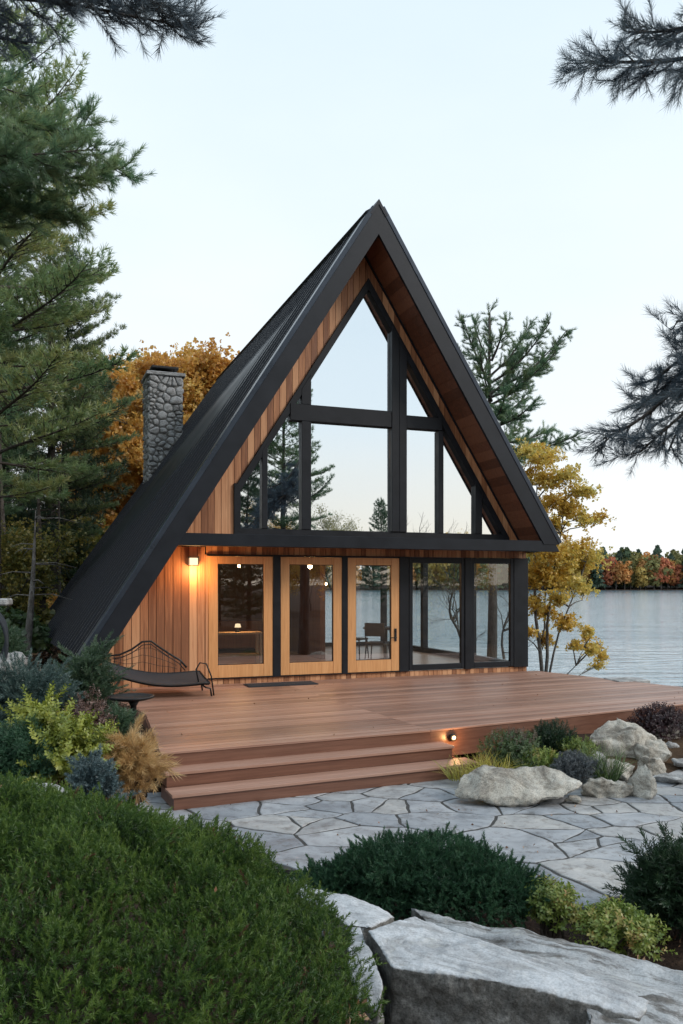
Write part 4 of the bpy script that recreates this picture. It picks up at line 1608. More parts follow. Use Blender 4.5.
GB = 'boulders at the foot of the deck'
bld(523, 786, 8.3, (.82, .34, .22), 'long pale boulder lying on the patio in front of the deck plants', 31, mat='granite_tan', tilt=(R(8), R(3), R(6)), group=GB, npts=26, amp=.045, voxel=.02)
bld(604, 791, 8.5, (.31, .25, .24), 'squat grey rock wedged beside the long pale boulder', 32, mat='granite_tan', group=GB, voxel=.018)
bld(638, 787, 8.5, (.2, .2, .3), 'upright angular rock between the squat rock and the stone steps', 33, mat='granite_tan', group=GB, voxel=.016, tilt=(0, R(12), 0))
bld(622, 748, 10.2, (.58, .4, .42), 'large tan boulder half under the deck edge below the burgundy shrub', 34, mat='granite_tan', group=GB, tilt=(R(10), 0, R(20)), npts=20, amp=.05)
bld(651, 772, 9.4, (.2, .2, .24), 'rounded tan boulder behind the upright angular rock', 35, mat='granite_tan', group=GB, voxel=.018)
bld(672, 752, 10.6, (.26, .3, .24), 'blocky grey boulder under the burgundy shrub at the picture edge', 36, mat='granite', group=GB, voxel=.02, npts=12)
bld(571, 800, 8.2, (.12, .1, .07), 'small round stone tucked under the end of the long pale boulder', 37, mat='granite_tan', group=GB, voxel=.012)
bld(585, 757, 9.7, (.24, .2, .13), 'low flat stone among the deck plants', 38, mat='granite', group=GB, voxel=.016)
bld(650, 752, 10.0, (.3, .28, .26), 'tan boulder leaning on the large one above the rounded boulder', 45, mat='granite_tan', group=GB, voxel=.02, tilt=(0, R(15), 0), npts=14)
bld(612, 771, 9.3, (.26, .22, .2), 'tan rock between the dark grass and the rounded tan boulder', 46, mat='granite_tan', group=GB, voxel=.018)
bld(670, 736, 11.0, (.3, .3, .26), 'grey-tan rock directly beneath the burgundy shrub', 47, mat='granite_tan', group=GB, voxel=.02)
bld(694, 738, 11.2, (.35, .4, .3), 'grey boulder partly out of the picture beyond the stone steps', 39, mat='granite', group=GB)
for (px, py, Y, s, lab, sd) in ((678, 778, 9.1, (.34, .22, .08), 'lowest flat stone step beside the rounded tan boulder', 41), (692, 764, 9.7, (.36, .22, .08), 'middle flat stone step at the picture edge', 42)):
    bld(px, py, Y, s, lab, sd, mat='granite', voxel=.016, group='stone steps by the boulders', npts=14, flat=.5, amp=.02, cat='stone step').name = 'stone_step'
# left garden
bld(22, 802, 6.1, (.5, .34, .23), 'pale flat-topped boulder between the big juniper and the golden shrub', 51, mat='granite', npts=26, flat=.4, amp=.02)
bld(10, 668, 11.5, (.36, .3, .3), 'grey boulder above the blue spruce near the post', 52, mat='granite')
bld(22, 730, 8.0, (.16, .14, .13), 'small grey rock below the blue spruce', 53, mat='granite', voxel=.016)

# ------------------------------------------------------------------ shrubs
rt = np.random.default_rng(77)
T_FEATH = tpl_feather(rt, .13, 9, .0042, 8, .16, .011)
T_BRUSH = tpl_needles(30, .0155, .0034, R(62), .052, rt)
T_BRUSH_B = tpl_needles(34, .018, .004, R(62), .06, rt)
T_FEATH_FINE = tpl_feather(rt, .1, 8, .0065)
T_SPRUCE = tpl_needles(30, .032, .006, R(65), .12, rt)
T_STAR = tpl_needles(26, .03, .006, R(80), .07, rt)
T_LEAF = tpl_leaves(rt, 7, .05, .03, .09)
T_LEAF_S = tpl_leaves(rt, 11, .024, .013, .075)
T_LIME = tpl_leaves(rt, 9, .04, .018, .1)
T_THREAD = join_np([tuple(tpl_needles(14, .12, .006, R(34), .08, rt))])
T_YEW = tpl_needles(24, .03, .007, R(70), .12, rt)

# the big juniper in front: a mound that follows the bank
rj = np.random.default_rng(100)
jx, jy = -1.75, 3.55


def mound(x, y):
    """height of the juniper mass"""
    e = ((x + 2.25) / 2.42) ** 2 + ((y - 3.3) / 2.1) ** 2
    b = max(0.0, 1 - e)
    h = .34 + .93 * b ** .5
    h += .08 * mnoise.noise(Vector((x * 2.3, y * 2.3, 1))) + .11 * (.35 - abs(mnoise.noise(Vector((x * 3.6, y * 3.6, 4))))) + .05 * (.3 - abs(mnoise.noise(Vector((x * 8.2, y * 8.2, 14)))))
    return h, b


jr = empty('juniper', (0, 0, 0), 0, 'broad low dark green juniper mound filling the bottom corner by the pale slab', 'juniper')
pts = []; nrs = []; vr = []
cnt = 0
while cnt < 52000:
    x = rj.uniform(-4.3, .5); y = rj.uniform(1.5, 5.2)
    h, b = mound(x, y)
    if b <= 0.0 or rj.random() > min(1, .4 + b * 2): continue
    hx = (mound(x + .06, y)[0] - mound(x - .06, y)[0]) / .12
    hy = (mound(x, y + .06)[0] - mound(x, y - .06)[0]) / .12
    n = np.array([-hx, -hy, 1.0]); n /= np.linalg.norm(n)
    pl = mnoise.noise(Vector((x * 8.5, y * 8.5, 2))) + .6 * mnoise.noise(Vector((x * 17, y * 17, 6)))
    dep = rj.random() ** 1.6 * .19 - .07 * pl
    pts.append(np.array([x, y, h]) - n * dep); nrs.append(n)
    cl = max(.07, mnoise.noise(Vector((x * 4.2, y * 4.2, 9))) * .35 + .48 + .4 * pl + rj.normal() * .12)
    if rj.random() < .01 or mnoise.noise(Vector((x * 6, y * 6, 31))) > .72: cl = 0.0
    vr.append(cl); cnt += 1
pts = np.array(pts); nrs = np.array(nrs); vr = np.clip(np.array(vr), 0, 1)
lean = np.stack([[mnoise.noise(Vector((p[0] * 3.1, p[1] * 3.1, k * 7.7))) for k in (1, 2)] for p in pts])
D = nrs * .7 + np.concatenate([lean * 1.0, np.zeros((len(pts), 1))], 1) + np.array([.0, -.1, .3]) + rj.normal(size=pts.shape) * .5
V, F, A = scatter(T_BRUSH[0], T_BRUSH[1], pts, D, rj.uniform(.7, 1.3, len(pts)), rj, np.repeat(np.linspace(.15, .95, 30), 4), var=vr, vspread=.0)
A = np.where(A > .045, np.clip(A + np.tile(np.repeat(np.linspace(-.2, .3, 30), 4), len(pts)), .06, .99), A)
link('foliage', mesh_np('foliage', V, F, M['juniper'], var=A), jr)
jb = MB()
for i in range(70):
    p = pts[rj.integers(len(pts))]
    b = Vector((-1.9 + rj.normal() * .4, 3.3 + rj.normal() * .3, .35))
    q = Vector(p) - Vector((0, 0, .12)); m = b.lerp(q, .5) + Vector((0, 0, .08))
    jb.tube([b, m, q], [.014, .01, .005], 4, False)
jb.build('stems', M['twig'], jr)
# shade core: inner dead wood and needles
core_n = 60
# a few dropped leaves on it
lv = tpl_leaves(rj, 1, .045, .02, 0)
sel = rj.choice(len(pts), 130, replace=False)
V, F, A = scatter(lv[0], lv[1], pts[sel] + nrs[sel] * .05, rj.normal(size=(130, 3)) + [0, 0, .3], rj.uniform(.4, 1.0, 130), rj, lv[2])
lf = link('fallen_leaves', mesh_np('leaves', V, F, M['leaf_litter'], var=A))
tag(lf, 'scattered dry leaves caught on the big juniper', 'leaves', kind='stuff')

shrub('juniper', (.5, 5.35, .02), (.8, .46, .54), 8200, T_BRUSH_B, 'juniper_dk', 'dark blue-green spreading juniper between the patio and the pale slab', 'juniper', 101, (.75, 1.25), .06, 1.0, .65, 18, .35, plumes=260, plen=.1)


def px_shrub(name, px, top, bot, Y, w, *a, depth=None, **kw):
    """px centre, top and bottom rows at distance Y, width in px"""
    zt = CAM_Z + (HZ - top) * Y / FPX; zb = CAM_Z + (HZ - bot) * Y / FPX
    rx = w * Y / FPX / 2
    return shrub(name, ((px - CX) * Y / FPX, Y, zb), (rx * 1.05, depth or rx * .9, (zt - zb) * .98), *a, **kw)


px_shrub('yew_shrub', 676, 862, 950, 5.25, 66, 1500, T_YEW, 'yew', 'dark yew shrub at the picture edge above the granite ledge', 'shrub', 110, sc=(.8, 1.3), upb=.5, plumes=140, plen=.18)
px_shrub('leafy_shrub', 549, 890, 930, 5.1, 52, 420, T_LEAF_S, 'lime_leaf', 'small yellow-green leafy shrub right against the dark juniper', 'shrub', 111, upb=.6, sc=(.8, 1.3))
px_shrub('leafy_shrub', 612, 915, 958, 4.85, 80, 700, T_LEAF_S, 'lime_leaf', 'wider yellow-green leafy shrub between the yew and the granite ledge', 'shrub', 112, upb=.6, sc=(.8, 1.3))
px_shrub('blue_spruce', 22, 678, 748, 8.9, 84, 2200, T_SPRUCE, 'blue_spruce', 'wide low blue-green spruce shrub in front of the grey boulder', 'shrub', 113, sc=(.8, 1.2), upb=.1, plumes=300, plen=.3)
px_shrub('dark_conifer', 92, 652, 745, 9.9, 40, 1000, T_SPRUCE, 'dark_fir', 'narrow dark conifer in front of the roof corner', 'shrub', 114, sc=(.8, 1.3), upb=.3, plumes=130, plen=.3)
px_shrub('dark_conifer', 117, 712, 760, 8.9, 30, 360, T_SPRUCE, 'dark_fir', 'short dark conifer beneath the pedestal table', 'shrub', 125, sc=(.8, 1.3), upb=.4)
px_shrub('twiggy_shrub', 88, 692, 752, 8.6, 56, 520, T_LEAF_S, 'brownleaf', 'brown-red twiggy shrub between the blue spruce and the tan bush', 'shrub', 115, sc=(.7, 1.2), upb=.5, fill=.6)
px_shrub('golden_conifer', 62, 735, 800, 7.2, 66, 520, T_LIME, 'gold', 'bright yellow-green golden conifer above the pale flat-topped boulder', 'shrub', 116, sc=(.8, 1.25), upb=.5, plumes=150, plen=.28)
px_shrub('golden_conifer', 36, 716, 760, 7.4, 24, 120, T_LIME, 'gold', 'upper leader of bright yellow-green conifer beside the blue spruce', 'shrub', 126, sc=(.8, 1.25), upb=.7, plumes=60, plen=.25)
px_shrub('tan_shrub', 129, 737, 803, 7.35, 46, 520, T_THREAD, 'tan_thread', 'straw coloured thread-leaf bush beside the deck steps', 'shrub', 117, sc=(.5, .85), upb=.0, outb=1.0, plumes=110, plen=.16, rnd=.5)
px_shrub('blue_star_juniper', 97, 762, 808, 6.7, 38, 420, T_STAR, 'blue_star', 'small silvery blue juniper beneath the golden conifer', 'shrub', 118, sc=(.7, 1.1), upb=.4, plumes=70, plen=.12)
px_shrub('dark_conifer', 12, 738, 785, 7.0, 64, 1100, T_FEATH, 'juniper_dk', 'dark green low shrub under the blue spruce at the margin', 'shrub', 119, sc=(.8, 1.2), upb=.3, plumes=80, plen=.15)
px_shrub('dark_conifer', 2, 636, 668, 13.5, 34, 520, T_SPRUCE, 'dark_fir', 'dark conifer behind the grey boulder near the post', 'shrub', 120, sc=(1.2, 2.0), upb=.3)
px_shrub('dark_conifer', 62, 676, 706, 11.4, 32, 420, T_SPRUCE, 'dark_fir', 'dark low conifer below the left eave of the roof', 'shrub', 121, sc=(1, 1.6), upb=.3)

# plants at the foot of the deck
px_shrub('burgundy_shrub', 660, 707, 748, 11.0, 56, 1100, T_LEAF_S, 'burgundy', 'dark burgundy shrub hanging over the deck edge above the boulders', 'shrub', 130, sc=(.8, 1.3), upb=.2)
px_shrub('lavender_mound', 573, 757, 783, 9.0, 44, 620, T_STAR, 'lavender', 'silver-grey mound beside the dark grass clump', 'shrub', 131, sc=(.8, 1.2), upb=.5)
px_shrub('flowering_shrub', 506, 735, 772, 9.35, 62, 900, T_LEAF_S, 'green_leaf', 'green shrub with spent brown flower heads behind the long pale boulder', 'shrub', 132, sc=(.8, 1.2), upb=.6,
         extra=lambda root, P, nr, rng: link('flower_heads', (lambda vfa: mesh_np('flower_heads', vfa[0], vfa[1], M['heather'], var=vfa[2]))(
             scatter(T_STAR[0], T_STAR[1], P[P[:, 2] > .2][:90] + [0, 0, .07], np.tile([0, 0, 1.], (len(P[P[:, 2] > .2][:90]), 1)), np.full(len(P[P[:, 2] > .2][:90]), .8), rng, T_STAR[2])), root))
px_shrub('green_shrub', 553, 728, 772, 9.75, 48, 700, T_YEW, 'yew', 'dark green upright shrub under the deck edge in the middle of the bed', 'shrub', 133, sc=(.8, 1.2), upb=.8)
px_shrub('lime_shrub', 540, 752, 775, 9.1, 46, 420, T_LEAF_S, 'lime_leaf', 'low lime green plant in front of the dark upright shrub', 'shrub', 134, sc=(.7, 1.1), upb=.5)
px_shrub('lime_shrub', 578, 740, 765, 9.55, 40, 380, T_LEAF_S, 'lime_leaf', 'lime green plant between the dark upright shrub and the large tan boulder', 'shrub', 135, sc=(.7, 1.1), upb=.5)


def grass_clump(loc, h, n, mat, label, seed, spread=.12, bend=.5, w=.009):
    rng = np.random.default_rng(seed)
    tv, tf, ta = tpl_blade(1.0, w / h, bend, 4)
    a = rng.uniform(0, 2 * PI, n); q = np.sqrt(rng.random(n)) * spread
    T = np.stack([np.cos(a) * q, np.sin(a) * q, np.zeros(n)], 1)
    D = np.stack([np.cos(a) * (q / spread) * .55, np.sin(a) * (q / spread) * .55, np.ones(n)], 1) + rng.normal(size=(n, 3)) * .16
    V, F, A = scatter(tv, tf, T, D, h * rng.uniform(.6, 1.15, n), rng, ta, var=rng.random(n))
    o = link('ornamental_grass', mesh_np('ornamental_grass', V, F, M[mat], var=A))
    o.location = loc
    tag(o, label, 'grass clump', 'grass clumps below the deck')
    return o


p = at(467, 779, 9.0); grass_clump(p, .26, 190, 'grass_gold', 'golden grass clump next to the deck steps and the deck light', 140, .2, .8, .012)
p = at(492, 777, 8.9); grass_clump(p, .3, 160, 'grass_gold', 'yellow grass clump behind the near end of the long pale boulder', 141, .16, .7, .012)
p = at(603, 779, 9.1); grass_clump(p, .42, 260, 'grass_green', 'dark green grass clump beside the large tan boulder', 142, .16, .6, .01)
p = at(520, 775, 9.1); grass_clump(p, .34, 160, 'grass_green', 'green grass clump behind the middle of the long pale boulder', 143, .16, .6, .01)
p = at(630, 737, 11.0); grass_clump(p, .22, 90, 'grass_green', 'thin green grass tuft on top of the large tan boulder', 144, .12, .6, .01)

# leaf litter on beds, by the ledge and under the trees
rl = np.random.default_rng(55)


def litter(n, fx, name, label, z_add=.012, s=(.6, 1.2), L=.055):
    lv = tpl_leaves(rl, 1, L, L * .75, 0)
    P = []
    while len(P) < n:
        q = fx()
        if q is not None: P.append(q)
    P = np.array(P)
    D = rl.normal(size=P.shape) * [1, 1, .35]
    V, F, A = scatter(lv[0], lv[1], P, D, rl.uniform(s[0], s[1], len(P)), rl, lv[2])
    o = link(name, mesh_np(name, V, F, M['leaf_litter'], var=A)); tag(o, label, 'leaves', kind='stuff')


def near_ledge():
    x = rl.normal(-.02, .09); y = rl.uniform(3.4, 4.9)
    x += (y - 4.1) * -.3 - .03
    return (x, y, ground_h(x, y) + rl.uniform(0.01, .3) * (1 if x < .1 else .15))


def bedpt():
    x = rl.uniform(-.4, 2.6); y = rl.uniform(4.3, 5.9)
    if rl.random() > .8: return None
    return (x, y, ground_h(x, y) + .015)


def leftbed():
    x = rl.uniform(-3.6, -1.75); y = rl.uniform(6.0, 9.5)
    return (x, y, ground_h(x, y) + .012)


def floorpt():
    x = rl.uniform(-26, -4.6); y = rl.uniform(9, 34)
    return (x, y, ground_h(x, y) + .015)


litter(420, near_ledge, 'fallen_leaves', 'brown fallen leaves heaped between the juniper and the pale slab')
litter(420, bedpt, 'fallen_leaves', 'sparse fallen leaves on the mulch bed by the patio', L=.035)
litter(260, leftbed, 'fallen_leaves', 'fallen leaves on the soil beside the steps', L=.04)
def patiopt():
    x = rl.uniform(-1.6, 5.5); y = rl.uniform(5.6, 9.6)
    if not in_poly(x, y, pat_poly) or rl.random() > .35 + .65 * abs(mnoise.noise(Vector((x, y, 3)))): return None
    return (x, y, PZ + .008)


def deckpt():
    x = rl.uniform(-3.6, 6); y = rl.uniform(8.6, 16.5)
    if not in_poly(x, y, deck_w): return None
    return (x, y, .518)


litter(90, patiopt, 'fallen_leaves', 'few small fallen leaves on the flagstone patio', L=.03)
litter(60, deckpt, 'fallen_leaves', 'few small fallen leaves on the deck boards', L=.03)
litter(7000, floorpt, 'fallen_leaves', 'carpet of fallen leaves under the forest trees', L=.16)

# ------------------------------------------------------------------ trees
def pine_mesh(seed, H, cb, Lmax, r0, n_need=9, need=.2, nw=.016, tuft_sp=.22, whorl=.75, mat='pine', dens=1.0, ang_lim=None, keep_z=None, profile=None, twk=.36, nbr=(4, 7)):
    """white pine: tiers of swept branches with flat sprays of needle tufts"""
    rng = np.random.default_rng(seed)
    mb = MB()
    lean = rng.normal(size=2) * .012
    tr = [Vector((lean[0] * z * z / H, lean[1] * z * z / H, z)) for z in np.linspace(-.4, H, 14)]
    mb.tube(tr, [max(.02, r0 * (1 - .93 * max(0, z) / H)) * (1.25 if i == 0 else 1) for i, z in enumerate(np.linspace(-.4, H, 14))], 9)
    T = []; D = []; var = []
    z = cb
    az = rng.uniform(0, 6.28)
    while z < H - .25:
        f = (z - cb) / (H - cb)
        base_L = Lmax * (profile(f) if profile else (1 - f) ** .72 * (.55 + .45 * min(1, f * 5)))
        nb = int(rng.integers(nbr[0], nbr[1]))
        for b in range(nb):
            az += 2 * PI / nb + rng.normal() * .25
            if ang_lim and not any(abs((az - c + PI) % (2 * PI) - PI) < w for c, w in ang_lim): continue
            L = max(.3, base_L * rng.uniform(.5, 1.12))
            zz = z + rng.uniform(-.2, .2)
            if keep_z and not keep_z(zz, az): continue
            base = Vector((lean[0] * zz * zz / H, lean[1] * zz * zz / H, zz))
            dh = Vector((math.cos(az), math.sin(az), 0)); sd = Vector((-dh.y, dh.x, 0))
            rise = .12 + .5 * f + rng.normal() * .07
            sag = -.22 * (1 - f); tipup = .42
            sw = rng.normal() * .12
            nseg = 7
            bp = []
            for i in range(nseg + 1):
                s = i / nseg
                bp.append(base + dh * (L * s) + sd * (L * sw * s * s) + Vector((0, 0, L * (rise * s + sag * s * s * 1.2 + tipup * s ** 3 * .6))))
            rb = max(.012, r0 * .26 * L / Lmax)
            mb.tube(bp, [rb * (1 - .85 * i / nseg) for i in range(nseg + 1)], 5, False)
            bvar = rng.random()
            s = .22
            side = 1
            while s <= 1.0:
                i = min(nseg - 1, int(s * nseg)); g_ = s * nseg - i
                p = bp[i].lerp(bp[i + 1], g_)
                tg = (bp[i + 1] - bp[i]).normalized()
                for side in (-1, 1):
                    tl = L * twk * (1.06 - s) ** .8 * rng.uniform(.6, 1.15) + need * .9
                    an = R(rng.uniform(32, 62))
                    td = tg * math.cos(an) + tg.cross(Vector((0, 0, 1))).normalized() * side * math.sin(an) + Vector((0, 0, rng.uniform(-.02, .3)))
                    td.normalize()
                    e = p + td * tl + Vector((0, 0, tl * .08))
                    if tl > .4: mb.tube([p, p.lerp(e, .5) + Vector((0, 0, .02)), e], [rb * .3, rb * .22, .004], 3, False)
                    q = tl * .25
                    while q < tl:
                        pp = p + td * q + Vector(rng.normal(size=3) * need * .22)
                        T.append(pp); D.append(td * .9 + Vector((0, 0, .45)) + Vector(rng.normal(size=3) * .45)); var.append(bvar)
                        q += tuft_sp * rng.uniform(.7, 1.3) / dens
                s += (tuft_sp * 1.25 / L) * rng.uniform(.8, 1.25)
            for k in range(3):
                T.append(bp[-1] + Vector(rng.normal(size=3) * need * .2)); D.append((bp[-1] - bp[-2]).normalized() + Vector(rng.normal(size=3) * .4)); var.append(bvar)
        z += whorl * rng.uniform(.75, 1.25) * (1 - .45 * f)
    for k in range(6):
        T.append(tr[-1] + Vector((0, 0, -.12 * k))); D.append(Vector((rng.normal() * .4, rng.normal() * .4, 1))); var.append(.5)
    tpl = tpl_needles(n_need, need, nw, R(58), need * .5, rng)
    T = np.array([tuple(t) for t in T]); D = np.array([tuple(d) for d in D])
    v = np.clip(np.array(var) * .45 + rng.random(len(var)) * .4 + .08 + .1 * np.array([mnoise.noise(Vector(t * .8)) for t in T]), 0, 1)
    V, F, A = scatter(tpl[0], tpl[1], T, D, rng.uniform(.75, 1.25, len(T)), rng, tpl[2], var=v, vspread=.25)
    return mb.mesh('trunk', M['bark']), mesh_np('crown', V, F, M[mat], var=A)


def make_tree(name, meshes, loc, rz, label, cat, group=None, s=1.0, crown_mat=None):
    r_ = empty(name, loc, rz, label, cat, group)
    r_.scale = (s, s, s)
    t = link('trunk', meshes[0], r_)
    c = link('crown', meshes[1], r_)
    if crown_mat:
        c.material_slots[0].link = 'OBJECT'; c.material_slots[0].material = M[crown_mat]
    return r_


def decid_mesh(seed, H, spread, levels=4, r0=.14, leaves=14, lsize=.1, mat='yellow_maple', start=.25, stems_n=1, bare=False, clump=.45, up=.35, dropout=0.0, bark='bark_grey', cols=None):
    rng = np.random.default_rng(seed)
    mb = MB()
    T = []; D = []; var = []

    def grow(p, d, L, r, lv):
        n = 4
        pts = [p]; dd = d.copy()
        for i in range(n):
            dd = (dd + Vector(rng.normal(size=3) * .16) + Vector((0, 0, up * .12))).normalized()
            pts.append(pts[-1] + dd * L / n)
        mb.tube(pts, [r * (1 - .5 * i / n) for i in range(n + 1)], 7 if lv == 0 else (5 if lv < 3 else 3), False)
        if lv >= levels:
            if rng.random() < dropout: return
            bv = rng.random()
            for k in range(leaves):
                q = pts[rng.integers(1, n + 1)] + Vector(rng.normal(size=3) * clump * .5)
                T.append(tuple(q)); D.append(tuple(rng.normal(size=3) + np.array([0, 0, .5]))); var.append(bv)
            return
        kids = int(rng.integers(3, 5)) if lv > 0 else int(rng.integers(5, 8))
        for k in range(kids):
            f = rng.uniform(start if lv == 0 else .25, 1.0) if k < kids - 1 else 1.0
            i = min(n - 1, int(f * n)); q = pts[i].lerp(pts[i + 1], f * n - i)
            a = rng.uniform(0, 2 * PI)
            o_ = dd.orthogonal().normalized()
            o_ = (Matrix.Rotation(a, 3, dd) @ o_)
            an = R(rng.uniform(28, 62)) if k < kids - 1 else R(rng.uniform(5, 25))
            nd = dd * math.cos(an) + o_ * math.sin(an) * (spread if lv == 0 else 1)
            nd.z += up * .4
            nd.normalize()
            grow(q, nd, L * rng.uniform(.5, .72) * (1 if lv else .95), r * (.62 if k == kids - 1 else .42), lv + 1)

    for s_ in range(stems_n):
        a = rng.uniform(0, 6.28)
        d0 = Vector((math.cos(a) * .22 * (stems_n > 1), math.sin(a) * .22 * (stems_n > 1), 1)).normalized()
        grow(Vector((math.cos(a) * .1 * (stems_n > 1), math.sin(a) * .1 * (stems_n > 1), -.25)), d0, H * .42 * rng.uniform(.85, 1.1), r0, 0)
    tm = mb.mesh('trunk', M[bark])
    if bare: return tm, None
    lf = tpl_leaves(rng, 3, lsize, lsize * .8, lsize * .8)
    T = np.array(T); D = np.array(D)
    v = np.clip(np.array(var) * .5 + rng.random(len(var)) * .5, 0, 1)
    V, F, A = scatter(lf[0], lf[1], T, D, rng.uniform(.7, 1.25, len(T)), rng, lf[2], var=v, vspread=.3)
    return tm, mesh_np('crown', V, F, M[mat], var=A)


# --- forest to the left
PA = pine_mesh(200, 17.5, 4.0, 4.7, .24, 14, .17, .019, .145, .8, 'pine', dens=1.2)
PB = pine_mesh(201, 19, 3.0, 3.8, .22, 11, .26, .028, .22, .8, 'pine')
PC = pine_mesh(202, 15, 1.0, 3.5, .2, 11, .26, .03, .22, .66, 'dark_fir')


def on_ground(px, Y):
    x = (px - CX) * Y / FPX
    return Vector((x, Y, ground_h(x, Y)))


GF = 'forest trees left of the cabin'
make_tree('pine_tree', PA, on_ground(-8, 19.8), R(140), 'tall tiered pine with gold-green branch tips near the picture margin, left of the chimney', 'pine tree', GF, 1.0, 'pine_gold')
forest = [
    (PA, 52, 28, 250, .86, 'pine_gold', 'gold-green pine standing just behind the tiered pine, nearer the chimney'),
    (PA, -30, 25, 10, .95, None, 'full pine behind the tiered pine, half beyond the picture margin'),
    (PB, 62, 29, 40, .72, 'dark_fir', 'dark slim evergreen in the forest gap between the tiered pine and the chimney'),
    (PC, 98, 33, 130, .78, None, 'dark low-branched evergreen close behind the chimney'),
    (PC, 6, 27, 200, .66, None, 'dense dark evergreen behind the lower branches of the tiered pine'),
    (PB, -60, 24, 310, 1.0, None, 'tall pine mostly beyond the picture margin behind the tiered pine'),
    (PA, -120, 30, 70, 1.0, None, 'pine standing deep in the forest beyond the picture margin'),
    (PC, 132, 42, 250, .75, 'pine_gold', 'small yellow-green evergreen far behind the chimney'),
    (PB, 10, 40, 170, .9, None, 'tall dark pine far back in the forest behind the tiered pine'),
    (PC, 70, 44, 20, .8, None, 'dark evergreen far back in the forest beside the slim one'),
    (PA, -40, 44, 140, .9, None, 'broad pine at the far back of the forest near the margin'),
]
for ms, px, Y, rz, s, mt, lab in forest:
    make_tree('pine_tree', ms, on_ground(px, Y), R(rz), lab, 'pine tree', GF, s, mt)
zmax = lambda ms: max(v.co.z for v in ms[1].vertices)
DA1 = decid_mesh(210, 9.5, 1.0, 4, .13, 80, .062, 'orange_maple', .3, clump=.52)
DA2 = decid_mesh(211, 8.0, 1.1, 4, .1, 20, .13, 'olive_leaf', .2, clump=.7)
DA3 = decid_mesh(212, 7.0, 1.0, 4, .09, 0, bare=True, start=.3)
GO = 'autumn trees behind the cabin'
for (px, Y, rz, s, mt, lab) in ((118, 31, 0, 1.0, None, 'olive-yellow leafy tree in front of the dark evergreens by the roof edge'), (84, 31, 90, .8, 'green_leaf', 'green leafy sapling below the slim evergreen'),
                                (-12, 21, 190, .55, 'olive_leaf', 'olive leafy sapling under the tiered pine'), (112, 35, 60, 1.1, 'yellow_maple', 'yellow leafed tree behind the olive one by the roof edge'), (48, 33, 280, .7, 'orange_maple', 'small orange tree deep between the forest trunks')):
    make_tree('leafy_tree', DA2, on_ground(px, Y), R(rz), lab, 'tree', GF, s, mt)
for (px, Y, rz, s, lab) in ((166, 34, 30, 1.5, 'bare grey tree whose twigs rise above the orange maple'), (78, 30, 100, 1.1, 'bare leaning grey sapling by the left roof edge'), (192, 38, 220, 1.5, 'bare twiggy tree above the maples beside the chimney top')):
    r_ = empty('bare_tree', on_ground(px, Y), R(rz), lab, 'tree', GO); r_.scale = (s,) * 3
    link('trunk', DA3[0], r_)
for (px, Y, r0, H, lean, lab) in ((24, 17.5, .11, 3.4, .05, 'slim grey trunk standing left of the dark conifer'), (40, 22, .16, 5, .0, 'thick dark trunk behind the slim grey one'), (6, 24, .2, 8, -.02, 'dark trunk at the margin behind the post'), (56, 27, .1, 6, .02, 'thin dark trunk left of the roof corner'), (72, 30, .12, 7, .02, 'dark trunk deep in the forest beside the roof corner')):
    r_ = empty('tree_trunk', on_ground(px, Y), 0, lab, 'tree', 'bare lower trunks in the forest')
    q = MB(); q.tube([(lean * z * 1.6 + .04 * math.sin(z), .03 * math.cos(z * .9), z) for z in np.linspace(-.3, H, 10)], [r0 * (1 - .93 * i / 9) for i in range(10)], 9)
    rr = random.Random(int(px * 7 + Y))
    for k in range(14):
        z = rr.uniform(1.5, H); a = rr.uniform(0, 6.28); l = rr.uniform(.4, 1.3)
        b = Vector((lean * z * 1.6 + .04 * math.sin(z), .03 * math.cos(z * .9), z))
        q.tube([b, b + Vector((math.cos(a) * l * .5, math.sin(a) * l * .5, .02)), b + Vector((math.cos(a) * l, math.sin(a) * l, -.1 * l))], [.02, .012, .004], 4, False)
    q.build('trunk', M['bark_grey' if 'grey' in lab.split(' trunk')[0] else 'bark'], r_)

# undergrowth
us = shrub('undergrowth_shrub', on_ground(14, 19), (.9, .8, .9), 500, tpl_leaves(rt, 5, .11, .08, .15), 'green_leaf', 'green undergrowth shrub below the forest edge behind the post and boulder', 'shrub', 160, (.8, 1.3), .4, group='forest undergrowth', stem_n=8)
ru = random.Random(12)
for i, (px, Y, mt, lab) in enumerate(((18, 22, 'olive_leaf', 'olive undergrowth shrub behind the slim grey trunk'), (60, 28, 'olive_leaf', 'olive undergrowth shrub behind the roof corner'), (5, 18, 'green_leaf', 'green undergrowth shrub behind the post'), (45, 27, 'orange_maple', 'orange undergrowth shrub between the dark trunks'), (-40, 20, None, 'green undergrowth shrub past the margin by the tiered pine'), (105, 30, 'yellow_maple', 'yellow undergrowth shrub beyond the roof edge'), (15, 32, None, 'green undergrowth shrub deep in the forest'), (70, 36, 'olive_leaf', 'olive undergrowth shrub deep in the forest'))):
    c = copy_tree(us); c.location = on_ground(px, Y); c.rotation_euler.z = ru.uniform(0, 6); s = ru.uniform(1, 1.6); c.scale = (s, s, s); c['label'] = lab
    for ch_ in c.children:
        if ch_.name.startswith('foliage') and mt:
            ch_.material_slots[0].link = 'OBJECT'; ch_.material_slots[0].material = M[mt]

# --- right of the cabin

